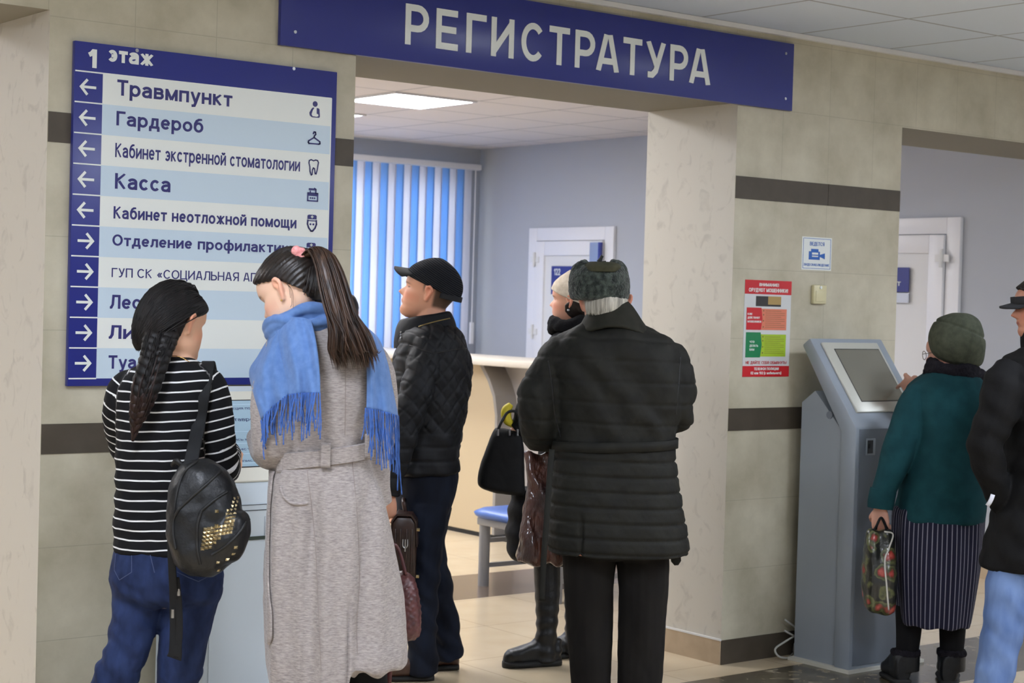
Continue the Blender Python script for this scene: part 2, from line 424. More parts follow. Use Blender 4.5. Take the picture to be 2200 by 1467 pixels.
# ================================================================== THE ROOM
CEIL, XR, YB, T = 2.754, 8.44, 5.95, .566      # ceiling height, right wall of the hall, its back wall, thickness of the pillared wall
X0, X1, X2, X3 = 2.2497, 3.4071, 5.3468, 6.4325  # edges of the two pillars
MB().box(-4, 10, -9, YB+.3, -.12, 0).build('floor', 'floor_tile', **ST)
MB().box(-4, 10, -9, T, CEIL, CEIL+.1).build('ceiling_lobby', 'ceiling_lobby', **ST)
MB().box(-4, 10, T, YB+.3, CEIL, CEIL+.1).build('ceiling_hall', 'ceiling_hall', **ST)
def slotted(name, x0, x1, z0, z1):
    o = MB().box(x0, x1, 0, T, z0, z1).build(name, 'wall_tile', **ST)
    o.data.materials.append(MATS['venetian_plaster']); o.data.materials.append(MATS['lintel_paint']); o.data.materials.append(MATS['hall_paint'])
    for p in o.data.polygons:
        n = p.normal
        p.material_index = 1 if abs(n.x) > .5 else 2 if n.z < -.5 else 3 if n.y > .5 else 0
    return o
slotted('wall_left', X0, X1, 0, CEIL); slotted('wall_right', X2, X3, 0, CEIL)
slotted('wall_centre', X1, X2, 2.4178, CEIL)          # lintel over the registration opening
slotted('wall_far_left', -2.2, X0, 2.43, CEIL); slotted('wall_far_right', X3, XR, 2.404, CEIL)
MB().box(-4, -2.2, 0, T, 0, CEIL).build('wall_outer', 'wall_tile', **ST)
MB().box(XR, 10, 0, T, 0, CEIL).build('wall_outer_right', 'hall_paint', **ST)
# hall behind: right wall with two doors, back wall with the window
MB().box(XR, XR+.2, T, YB+.3, 0, CEIL).build('wall_hall_right', 'hall_paint', **ST)
WX0, WX1, WZ0, WZ1 = 4.6, 8.22, 1.06, 2.5
bw = MB().box(-4, WX0, YB, YB+.3, 0, CEIL).box(WX1, XR+.2, YB, YB+.3, 0, CEIL).box(WX0, WX1, YB, YB+.3, 0, WZ0).box(WX0, WX1, YB, YB+.3, WZ1, CEIL)
bw.build('wall_back', 'hall_paint', **ST)
MB().box(-4.1, -4, -9, YB+.3, 0, CEIL).build('wall_side_left', 'lobby_paint', **ST)
MB().box(10, 10.1, -9, .1, 0, CEIL).build('wall_side_right', 'lobby_paint', **ST)
MB().box(-4, 10, -9.1, -9, 0, CEIL).build('wall_behind', 'lobby_paint', **ST)
# brown tile bands, skirtings, ceiling edge
k = 1
for x0, x1 in ((X0, X1), (X2, X3)):
    for z0, z1 in ((1.0115, 1.1079), (2.0116, 2.108)):
        b = MB(); xs = [x0, x1] if x0 == X0 else [x0, 5.934, x1]
        for a, c in zip(xs[:-1], xs[1:]): b.box(a+.0015, c-.0015, -.003, 0, z0, z1)
        b.build(f'trim_{k}', 'brown_tile', **ST); k += 1
    MB().box(x0, x1, -.004, 0, 0, .1058).build('baseboard_front' if x0 == X0 else 'baseboard_front_right', 'brown_tile', **ST)
    o = MB().box(x0-.006, x0, 0, T, 0, .104).build('baseboard_side' if x0 == X0 else 'baseboard_side_right', 'beige_tile', **ST)
    MB().box(x0-.008, x0, -.002, T, .104, .112).build(f'trim_{k}', 'white_trim', **ST); k += 1
MB().box(XR-.012, XR, T, YB, 0, .13).build('baseboard_hall', 'beige_tile', **ST)
MB().box(XR-.014, XR, T, YB, .13, .142).build(f'trim_{k}', 'white_trim', **ST); k += 1
MB().box(-4, XR, -.024, 0, CEIL-.022, CEIL-.002).build(f'trim_{k}', 'white_trim', **ST); k += 1

# ceiling light panels
def light_panel(x0, y0, s, m, label, group):
    t = empty('ceiling_light', (x0+s/2, y0+s/2, CEIL-.012), label, 'ceiling light', group)
    f = MB()
    for a in ((x0, x0+s, y0, y0+.02), (x0, x0+s, y0+s-.02, y0+s), (x0, x0+.02, y0+.02, y0+s-.02), (x0+s-.02, x0+s, y0+.02, y0+s-.02)):
        f.box(*a, CEIL-.012, CEIL-.0005)
    f.build('frame', 'white_plastic', t)
    MB().box(x0+.02, x0+s-.02, y0+.02, y0+s-.02, CEIL-.01, CEIL-.003).build('diffuser', m, t)
GX, GY, GP = 6.37, 3.22, .615
for i, j, lab in ((0, 0, 'square bright ceiling panel seen whole through the opening'), (0, 2, 'bright ceiling panel half hidden by the tiled pillar edge'),
                  (-4, 0, 'bright square ceiling panel behind the left pillar'), (-4, 3, 'bright square ceiling panel near the back window'),
                  (-8, 1, 'bright square ceiling panel at the far left of the hall'), (-3, -3, 'bright square ceiling panel behind the lintel, by the left pillar'), (-6, -3, 'bright square ceiling panel beyond the left opening'), (-9, -3, 'bright square ceiling panel at the hall corner on the left'), (-6, 1, 'bright square ceiling panel over the middle of the hidden hall')):
    light_panel(GX-GP+i*GP, GY+j*GP, GP-.012, 'panel_hall', lab, 'ceiling light panels in the registration hall')
for x, y in ((-1.493, -1.811), (-1.493, -4.211), (.907, -2.411), (2.707, -4.211), (5.107, -3.011), (7.507, -3.011), (5.707, -5.411), (2.707, -6.611)):
    light_panel(x, y, .588, 'panel_lobby', 'square ceiling light panel in the lobby behind the camera', 'ceiling light panels in the lobby')

# ------------------------------------------------------------------ window with vertical blinds
win = MB()
for a in ((WX0, WX1, WZ0, WZ0+.07), (WX0, WX1, WZ1-.07, WZ1), (WX0, WX0+.07, WZ0, WZ1), (WX1-.07, WX1, WZ0, WZ1), (6.3, 6.4, WZ0, WZ1), (7.46, 7.56, WZ0, WZ1), (WX0, WX1, 1.98, 2.04)):
    win.box(a[0], a[1], YB+.1, YB+.17, a[2], a[3])
wo = win.build('window_1', 'white_plastic', **ST)
gm = bpy.data.materials.new('glass'); gm.use_nodes = True; MATS['glass'] = gm
gb = gm.node_tree.nodes['Principled BSDF']; gb.inputs['Transmission Weight'].default_value = 1; gb.inputs['Roughness'].default_value = 0; gb.inputs['IOR'].default_value = 1.05
MB().box(WX0+.07, WX1-.07, YB+.13, YB+.136, WZ0+.07, WZ1-.07).build('pane', 'glass', wo)
MB().box(WX0-.05, WX1+.05, YB-.1, YB+.1, WZ0-.03, WZ0).build('window_sill', 'white_plastic', wo)
def slat_mat(name, rgb):
    m = bpy.data.materials.new(name); m.use_nodes = True; nt = m.node_tree; b = nt.nodes['Principled BSDF']
    b.inputs['Base Color'].default_value = lin(rgb); b.inputs['Roughness'].default_value = .8
    tr = nd(nt, 'ShaderNodeBsdfTranslucent'); tr.inputs[0].default_value = lin(rgb)
    mx = nd(nt, 'ShaderNodeMixShader'); mx.inputs[0].default_value = .55
    out = nt.nodes['Material Output']
    nt.links.new(b.outputs[0], mx.inputs[1]); nt.links.new(tr.outputs[0], mx.inputs[2]); nt.links.new(mx.outputs[0], out.inputs[0])
    MATS[name] = m
slat_mat('slat_blue', (158, 200, 244)); slat_mat('slat_white', (232, 232, 240))
bl = empty('vertical_blind', (6.5, YB-.08, 1.1), 'vertical blind of alternating sky blue and white slats over the window', 'blind')
MB().box(4.5, 8.375, YB-.11, YB-.05, 2.575, 2.62).build('head_rail', 'white_plastic', bl, bevel=.006)
pitch = .0727
xs = 8.255; i = 0
while xs > 4.55:
    blue = i % 2 == 1
    ang = -.12 if xs < 7.3 else -.02
    hw = .0445; c, s = math.cos(ang)*hw, math.sin(ang)*hw
    sl = MB(); yc = YB-.08
    sl.prism([(xs-c, yc-s), (xs, yc-.004), (xs+c, yc+s), (xs+c-.0008, yc+s+.001), (xs, yc-.0025), (xs-c-.0008, yc-s+.001)], 'z', 1.1, 2.572)
    sl.build('slat', 'slat_blue' if blue else 'slat_white', bl)
    xs -= pitch; i += 1
wd = MB().tube([(8.30, YB-.13, 2.57), (8.30, YB-.13, 1.35)], .004).box(8.285, 8.315, YB-.14, YB-.12, 1.19, 1.36).build('control_cord', 'white_plastic', bl)

# ------------------------------------------------------------------ doors in the hall's right wall
def door(n, y0, y1, ztop, sign_y, sign_z, lines, hinge_side, gap):
    x = XR
    fr = MB(); fw_ = .10
    fr.box(x-.03, x, y0, y0+fw_, 0, ztop).box(x-.03, x, y1-fw_, y1, 0, ztop).box(x-.03, x, y0+fw_, y1-fw_, ztop-fw_, ztop)
    d = fr.build(f'door_{n}', 'white_plastic', bevel=.004, **ST)
    a, b = y0+fw_+.004, y1-fw_-.004; zt = ztop-fw_-.004
    lf = MB(); st = .11
    lf.box(x-.05, x-.006, a, a+st, .01, zt).box(x-.05, x-.006, b-st, b, .01, zt).box(x-.05, x-.006, a+st, b-st, zt-st, zt).box(x-.05, x-.006, a+st, b-st, .01, .16)
    lf.build('door_leaf', 'white_plastic', d, bevel=.004)
    MB().box(x-.034, x-.012, a+st, b-st, .16, zt-st).build('door_panel', 'white_trim', d)
    hy = b-.005 if hinge_side > 0 else a+.005
    for z in (zt-.14, 1.31, .3):
        h = MB().lathe([(.011, z-.055), (.011, z+.055)], (x-.062, hy, 0), 10).box(x-.058, x-.05, hy-.05, hy+.05, z-.022, z+.022)
        h.build('hinge', 'white_trim', d)
    ky = a+.05 if hinge_side > 0 else b-.05; dr = 1 if hinge_side > 0 else -1
    MB().box(x-.06, x-.05, ky-.018, ky+.018, .92, 1.14).tube([(x-.055, ky, 1.06), (x-.1, ky, 1.06), (x-.1, ky+.11*dr, 1.06)], .009).build('handle', 'metal', d)
    s = MB().box(x-.056, x-.05, sign_y[0], sign_y[1], sign_z[0], sign_z[1]).build('door_plate', 'sign_blue')
    tag(s, f'small blue door plate {lines[2]}', 'sign')
    for (txt, ty, tz, wdt, hgt) in lines[:2]:
        v, f = text_mesh(txt, 0, 0, 0, wdt, hgt, .001, .17)
        v2 = np.stack([np.full(len(v), x-.0565)+v[:, 1], ty-v[:, 0], tz+v[:, 2]], 1)
        MB().add(v2, f).build('lettering', 'sign_white', s)
    return d
def sc(y): return (y+5.3063)*.879-5.3063
def szz(z): return (z-1.5485)*.879+1.5485
d1 = door(1, sc(5.583), sc(6.711), szz(2.184), (sc(6.347)-.42, sc(6.347)), (1.60, szz(1.85)),
     [('122', sc(6.347)-.03, 1.745, .075, .05), ('КАБИНЕТ', sc(6.347)-.03, 1.66, .2, .028), 'reading 122 on the white door'], 1, .1)
d2 = door(2, sc(2.063), sc(2.063)+.99, szz(2.19), (sc(2.461), sc(2.461)+.36), (szz(1.679), szz(1.849)),
     [('КАБИНЕТ', sc(2.461)+.30, 1.70, .24, .026), ('121', sc(2.461)+.30, 1.76, .07, .04), 'on the white door beyond the kiosk'], -1, .1)
# a dark gap with a blue strip at the edge of door 122, the open inner leaf edge
cl = MB().box(XR-.07, XR-.05, sc(5.72), sc(5.83), szz(1.86), szz(2.05)).build('door_closer', 'metal'); tag(cl, 'grey metal closer at the upper corner of door 122', 'door closer')
MB().box(XR-.072, XR-.05, sc(5.69), sc(5.72), szz(1.86), szz(2.05)).build('cover', 'sign_blue', cl)
pk = MB().box(XR-.056, XR-.05, sc(2.461), sc(2.461)+.36, szz(1.605), szz(1.672)).build('card_pocket', plain('pocket', (206, 212, 226), .2)); tag(pk, 'clear card pocket under the blue plate of the right door', 'card holder')

# ------------------------------------------------------------------ registration counter and bench
plain('counter_cream', (196, 178, 146), .5, bump=(40, .1, .001, (1, 6, .2)))
plain('counter_top', (202, 194, 180), .4); plain('counter_grey', (188, 184, 184), .5, bump=(60, .15, .001, (1, 8, .15)))
plain('counter_edge', (150, 146, 142), .5); plain('black_rubber', (26, 26, 28), .6)
ct = empty('reception_counter', (6.9, 4.4, 0), 'cream fronted reception counter with pale top in the registration hall', 'counter')
MB().box(6.66, 7.2, 2.2, YB-.25, 1.128, 1.17).build('counter_top', 'counter_top', ct, bevel=.006)
edge = [(3.57, .03), (3.57, .80), (3.60, .92), (3.66, 1.02), (3.76, 1.128), (YB-.3, 1.128), (YB-.3, .03)]
MB().prism(edge, 'x', 6.835, 6.86).build('front_panel', 'counter_cream', ct)
edge2 = [(3.545, .03), (3.545, .80), (3.575, .93), (3.635, 1.03), (3.72, 1.128), (3.76, 1.128), (3.66, 1.02), (3.60, .92), (3.57, .80), (3.57, .03)]
MB().prism(edge2, 'x', 6.83, 7.15).build('edge_band', 'counter_edge', ct)
MB().box(7.0, 7.05, 2.25, YB-.3, .03, 1.128).build('back_panel', 'counter_grey', ct)
MB().box(6.84, 7.05, 2.25, YB-.3, 0, .03).build('plinth', 'black_rubber', ct)
plain('blue_vinyl', (74, 112, 190), .35, bump=(300, .1, .001)); plain('bench_grey', (150, 150, 152), .4, .3)
bn = empty('bench', (5.95, 2.0, 0), 'backless bench with blue vinyl seat on round grey legs by the counter', 'bench')
bx0, bx1, by0, by1 = 5.66, 6.3, 1.50, 2.18
def cushion(x0, x1, y0, y1, z0, z1):
    b = MB(); n = 24; rings = []
    for zt, ins in ((z0, .015), (z0+.012, 0), ((z0+z1)/2, -.006), (z1-.02, .004), (z1-.006, .03), (z1, .08)):
        r = []
        cx, cy, hx, hy = (x0+x1)/2, (y0+y1)/2, (x1-x0)/2-ins, (y1-y0)/2-ins
        for k_ in range(48):
            a = 2*math.pi*k_/48; c_, s_ = math.cos(a), math.sin(a); e = .22
            r.append((cx+hx*math.copysign(abs(c_)**e, c_), cy+hy*math.copysign(abs(s_)**e, s_), zt))
        rings.append(np.array(r))
    v, f = rings_mesh(rings); return b.add(v, f)
cushion(bx0-.04, bx1+.04, by0-.03, by1+.03, .372, .43).build('seat', 'blue_vinyl', bn, smooth=True)
MB().box(bx0-.005, bx1, by0, by1, .33, .372).build('seat_frame', 'bench_grey', bn, bevel=.008)
for x in (bx0+.03, bx1-.03):
    for y in (by0+.03, by1-.03): MB().lathe([(.03, 0), (.03, .332)], (x, y, 0), 20).build('leg', 'bench_grey', bn, smooth=False)
for y in (by0+.03, by1-.03):
    for z in (.245, .11): MB().box(bx0+.05, bx1-.05, y-.008, y+.008, z-.012, z+.012).build('stretcher', 'bench_grey', bn)

# ================================================================== SIGNS
def P0(px, py): return on_y(px, py, -.0215)
# ---- the long blue registration sign
s = empty('registration_sign', (4.37, -.01, 2.41), 'long blue sign over the opening reading РЕГИСТРАТУРА in white capitals', 'sign')
MB().box(3.082, 5.6644, -.02, 0, 2.4106, 2.7032).build('board', 'sign_blue', s, bevel=.002)
for ch, a, c in zip('РЕГИСТРАТУРА', (32, 240, 443, 612, 815, 1003, 1178, 1320, 1502, 1655, 1818, 1948), (190, 388, 577, 765, 968, 1140, 1312, 1478, 1628, 1787, 1940, 2095)):
    xa, xb = 860+a/3.143, 860+c/3.143
    pa = P0(xa, 80+(xa-870)*.141); pb = P0(xb, 80+(xb-870)*.141)
    zb = 2.4715
    v, f = text_mesh(ch, pa.x, -.0225, zb, pb.x-pa.x, .1485, .0024, .165)
    MB().add(v, f).build('letter', 'sign_white', s)
for px, py in ((634.5, 68.5), (1689, 115), (1688, 212)):
    p = P0(px, py); MB().lathe([(.006, -.0225), (.006, -.02)], (p.x, 0, p.z), 12, 'y').build('screw', 'metal', s)

# ---- directory board
d = empty('directory_sign', (2.82, -.01, 1.23), 'blue and white floor directory board with arrows left of the opening', 'sign')
DX0, DX1, DZ0, DZ1 = 2.3275, 3.3174, 1.23, 2.3397
MB().box(DX0, DX1, -.02, 0, DZ0, DZ1).build('board', 'sign_blue', d, bevel=.002)
def Z1(px, py): return P0(100+px/3.235, 60+py/3.235)
zt, zb = Z1(205, 295).z, P0(100+130/3.235, 460+1143/3.235).z
TX0 = (Z1(398, 420).x+P0(100+345/3.235, 460+830/3.235).x)/2; TX1 = Z1(1983, 490).x
rh = (zt-zb)/10
for i in range(10):
    MB().box(TX0, TX1, -.0212, -.02, zt-rh*(i+1), zt-rh*i).build('row_panel', 'sign_sky' if i % 2 else 'sign_white', d)
for i in range(11):
    MB().box(DX0+.003, TX0 if i else TX1, -.0214, -.02, zt-rh*i-.0022, zt-rh*i+.0022).build('divider', 'sign_white', d)
MB().box(TX1-.003, TX1+.001, -.0216, -.02, zb, zt).build('divider', 'sign_white', d)
ax = (DX0+TX0)/2
for i in range(10):
    zc = zt-rh*(i+.5); L = .026*(-1 if i < 5 else 1); b = MB()
    b.bar((ax-L, -.0214, zc), (ax+L*.92, -.0214, zc), .0085, .0012)
    v, f = [], []
    Lf, Rt, q, _c = ribbon([(ax+L*.16, zc+.0245), (ax+L, zc), (ax+L*.16, zc-.0245)], .0085)
    for yy in (-.0227, -.0212): v += [(p[0], yy, p[1]) for p in list(Lf)+list(Rt)]
    for i0, i1 in q: f += [(i0, i1, i1+3, i0+3), (i0+6, i0+9, i1+9, i1+6), (i0, i0+6, i1+6, i1), (i0+3, i1+3, i1+9, i0+9)]
    b.add(v, f+[(0, 3, 9, 6), (2, 8, 11, 5)])
    b.build('arrow', 'sign_white', d)
def sign_text(body, xl, xr, yb_l, yb_r, ytop, m='sign_ink', bold=.17, part=None, off=60, hs=1.0):
    a = P0(100+xl/3.235, off+yb_l/3.235); b = P0(100+xr/3.235, off+yb_r/3.235); t = P0(100+xl/3.235, off+ytop/3.235)
    for k_ in range(body.count(' ')+1):
        v, f = text_mesh(body, a.x, -.0224, (a.z+b.z)/2, b.x-a.x, (t.z-a.z)*hs, .0014, bold, part=part, word=k_)
        MB().add(v, f).build('lettering', m, d)
sign_text('1', 287, 350, 275, 279, 145, 'sign_white', .24)
sign_text('этаж', 425, 740, 235, 264, 152, 'sign_white', .21, hs=1.36)
sign_text('Травмпункт', 490, 1290, 470, 546, 360)
sign_text('Гардероб', 485, 1088, 678, 729, 578)
sign_text('Кабинет экстренной стоматологии', 477, 1760, 897, 998, 798, bold=.15)
sign_text('Касса', 475, 862, 1117, 1142, 1008)
sign_text('Кабинет неотложной помощи', 465, 1735, 1326, 1392, 1240)
sign_text('Отделение профилактики', 457, 1735, 222, 271, 143, off=460)
sign_text('ГУП СК «СОЦИАЛЬНАЯ АПТЕКА»', 452, 1462, 437, 470, 373, off=460, part='ГУП СК «СОЦИАЛЬНАЯ АП', bold=.125)
sign_text('Лестница', 440, 655, 655, 662, 558, off=460, part='Лес')
sign_text('Лифты', 432, 606, 865, 868, 770, off=460, part='Ли')
sign_text('Туалет', 430, 622, 1073, 1074, 980, off=460, part='Туа')
# icons: strokes and fills in a unit square about the icon's centre
def icon(i, cx, strokes=(), fills=(), dots=(), holes=()):
    zc = zt-rh*(i+.5); S = .033; b = MB()
    P = lambda p, y=-.0222: (cx+p[0]*S, y, zc+p[1]*S)
    for w_, pts in strokes:
        for p, q in zip(pts[:-1], pts[1:]):
            dx, dz = q[0]-p[0], q[1]-p[1]; l = math.hypot(dx, dz) or 1; e = w_*.35
            b.bar(P((p[0]-dx/l*e, p[1]-dz/l*e)), P((q[0]+dx/l*e, q[1]+dz/l*e)), w_*S, .001)
    for poly in fills: b.prism([(cx+p[0]*S, zc+p[1]*S) for p in poly], 'y', -.0226, -.0214)
    for (x_, z_, r_) in dots: b.lathe([(r_*S, -.0228), (r_*S, -.0214)], (cx+x_*S, 0, zc+z_*S), 16, 'y')
    b.build('icon', 'sign_ink', d)
    if holes:
        h = MB()
        for poly in holes: h.prism([(cx+p[0]*S, zc+p[1]*S) for p in poly], 'y', -.0231, -.0226)
        h.build('icon_detail', 'sign_white', d)
def icx(px, py): return P0(px, py).x
icon(0, icx(676.5, 240), dots=((0, .72, .3),), fills=([(-.28,.32),(.42,.3),(.55,.2),(.62,-.55),(.55,-.7),(-.35,-.72),(-.62,-.55),(-.68,-.25),(-.45,.15)],),
     holes=([(-.05,.38),(.18,.3),(.2,-.3),(.4,-.35),(.42,-.55),(.2,-.62),(-.3,-.6),(-.42,-.4),(-.3,-.02)],))
icon(1, icx(674.5, 298), strokes=((.15, [(-.12,.55),(-.02,.74),(.15,.72),(.2,.5),(.02,.3),(0,.15),(.72,-.25),(.74,-.45),(.6,-.52),(-.62,-.52),(-.72,-.42),(-.66,-.25),(0,.15)]),))
icon(2, icx(673, 360), strokes=((.12, [(0,.66),(-.3,.76),(-.52,.66),(-.56,.4),(-.44,0),(-.4,-.5),(-.24,-.88),(-.14,-.8),(-.1,-.3),(0,-.1),(.14,-.16),(.24,-.7),(.36,-.72),(.5,-.2),(.56,.2),(.62,.5),(.5,.72),(.25,.76),(0,.66)]),))
icon(3, icx(671.5, 418), strokes=((.14, [(-.6,-.62),(.62,-.62),(.62,.2),(-.6,.2),(-.6,-.62)]), (.16, [(.38,.2),(.38,.62),(.2,.72)]), (.12, [(-.3,.2),(-.3,.42)])),
     fills=([(-.6,.2),(.62,.2),(.62,-.1),(-.6,-.1)], [(-.48,.72),(.3,.72),(.3,.5),(-.48,.5)]), dots=((-.25,-.32,.09),(0,-.32,.09),(.25,-.32,.09)))
for i, (px, py) in ((4, (670, 478)), (5, (668, 540))):
    icon(i, icx(px, py), strokes=((.17, [(-.52,.3),(-.56,-.1),(-.4,-.5),(-.1,-.84),(.1,-.84),(.4,-.5),(.56,-.1),(.52,.3)]), (.1, [(-.5,.26),(.5,.26)])),
         fills=([(-.56,.42),(.56,.42),(.56,.8),(.4,.9),(-.4,.9),(-.56,.8)],), dots=((-.18,-.12,.11),(.18,-.12,.11)),
         holes=([(-.06,.52),(.06,.52),(.06,.82),(-.06,.82)], [(-.16,.62),(.16,.62),(.16,.73),(-.16,.73)]))
for px, py in ((294.5, 108.5), (631.5, 147.5)):
    p = P0(px, py); MB().lathe([(.006, -.0225), (.006, -.02)], (p.x, 0, p.z), 12, 'y').build('screw', 'metal', d)

# ---- poster, camera notice, wall plate
plain('poster_paper', (204, 206, 206), .3); plain('poster_red', (196, 36, 44), .35); plain('poster_salmon', (214, 124, 96), .4)
plain('poster_green', (20, 124, 76), .4); plain('poster_lime', (160, 190, 46), .4); plain('poster_dark', (52, 48, 46), .4); plain('poster_tan', (168, 140, 84), .4); plain('notice_blue', (40, 96, 176), .4)
po = empty('wall_poster', (5.57, -.001, 1.243), 'tall red, green and grey warning poster on the right pillar', 'poster')
QX0, QX1, QZ0, QZ1 = 5.4235, 5.715, 1.244, 1.665
def U(u, t): return (QX0+u*(QX1-QX0), QZ1-t*(QZ1-QZ0))
def flat(name, u0, u1, t0, t1, m, y=-.0026, par=po):
    a, b = U(u0, t0), U(u1, t1); return MB().box(a[0], b[0], y, y+.001, b[1], a[1]).build(name, m, par)
MB().box(QX0, QX1, -.002, 0, QZ0, QZ1).build('sheet', 'poster_paper', po)
flat('red_band', 0, 1, 0, .145, 'poster_red'); flat('red_band', 0, 1, .888, 1, 'poster_red')
flat('photo', .24, .78, .165, .27, 'poster_dark'); flat('photo_figure', .5, .78, .165, .25, 'poster_tan', -.003)
flat('text_panel', .34, .91, .295, .515, 'poster_salmon'); flat('text_panel', .34, .91, .56, .79, 'poster_lime')
for t0, t1, m in ((.285, .515, 'poster_red'), (.54, .80, 'poster_green')):
    pts = [U(.05, t0), U(.36, t0), U(.39, (t0+t1)/2), U(.36, t1), U(.05, t1)]
    MB().prism(pts, 'y', -.003, -.002).build('heading_tab', m, po)
def ptext(body, u, t, wd_, h, m, bold=.19):
    a = U(u, t); v, f = text_mesh(body, a[0], -.0038, a[1], wd_*(QX1-QX0), h, .0006, bold); MB().add(v, f).build('lettering', m, po)
ptext('ВНИМАНИЕ!', .3, .062, .42, .0135, 'sign_white'); ptext('ОРУДУЮТ МОШЕННИКИ!', .08, .122, .84, .0165, 'sign_white')
ptext('КАК', .07, .362, .1, .009, 'sign_white'); ptext('ДЕЙСТВУЮТ', .07, .4, .26, .009, 'sign_white'); ptext('МОШЕННИКИ', .07, .44, .29, .009, 'sign_white')
ptext('ЧТО', .13, .65, .1, .0095, 'sign_white'); ptext('ДЕЛАТЬ', .13, .69, .18, .0095, 'sign_white'); ptext('ВАМ', .13, .73, .1, .0095, 'sign_white')
ptext('НЕ ДАЙТЕ СЕБЯ ОБМАНУТЬ!', .06, .868, .88, .0125, 'poster_red', .14)
ptext('ТЕЛЕФОН ПОЛИЦИИ', .24, .932, .53, .012, 'sign_white'); ptext('02 или 102 (с мобильного)', .17, .975, .66, .012, 'sign_white')
for t0, n, m in ((.315, 9, 'poster_dark'), (.585, 9, 'poster_dark')):
    b = MB()
    for i in range(n):
        if i in (2, 5, 7): pass
        a = U(.45, t0+.021*i); e = U(.45+(.42 if i % 3 else .34), t0+.021*i); b.box(a[0], e[0], -.0031, -.0026, a[1]-.0016, a[1])
        if i in (0, 2, 5, 8): q = U(.41, t0+.021*i); b.box(q[0]-.003, q[0]+.003, -.0031, -.0026, q[1]-.003, q[1]+.003)
    b.build('fine_print', plain('print_grey', (120, 96, 60), .6), po)
no_ = empty('camera_notice', (5.87, -.001, 1.72), 'square white notice with a blue video camera on the right pillar', 'sign')
MB().box(5.7745, 5.97, -.002, 0, 1.7195, 1.867).build('sheet', 'sign_white', no_)
b = MB()
for a in ((5.782, 5.963, 1.726, 1.728), (5.782, 5.963, 1.859, 1.861), (5.782, 5.784, 1.726, 1.861), (5.961, 5.963, 1.726, 1.861)): b.box(a[0], a[1], -.0028, -.002, a[2], a[3])
b.build('border', 'notice_blue', no_)
b = MB().box(5.820, 5.892, -.003, -.002, 1.766, 1.803).prism([(5.892, 1.780), (5.925, 1.770), (5.925, 1.797), (5.892, 1.789)], 'y', -.003, -.002).box(5.834, 5.882, -.003, -.002, 1.803, 1.814)
b.build('camera_symbol', 'notice_blue', no_)
MB().box(5.84, 5.88, -.0036, -.003, 1.779, 1.784).box(5.84, 5.88, -.0036, -.003, 1.789, 1.798).build('symbol_detail', 'sign_white', no_)
v, f = text_mesh('ВЕДЕТСЯ', 5.825, -.003, 1.829, .095, .0165, .001, .15); MB().add(v, f).build('lettering', 'notice_blue', no_)
v, f = text_mesh('ВИДЕОНАБЛЮДЕНИЕ', 5.79, -.003, 1.738, .166, .011, .001, .13); MB().add(v, f).build('lettering', 'notice_blue', no_)
sw = empty('thermostat', (5.885, -.01, 1.568), 'small ivory wall plate beneath the camera notice', 'wall plate')
plain('ivory', (206, 198, 158), .3)
MB().box(5.8425, 5.9285, -.02, 0, 1.5685, 1.654).build('housing', 'ivory', sw, bevel=.006)
MB().box(5.855, 5.916, -.0225, -.019, 1.58, 1.628).build('cover', 'ivory', sw, bevel=.003)
MB().lathe([(.007, -.024), (.007, -.019)], (5.885, 0, 1.643), 16, 'y').build('dial', 'sign_white', sw)

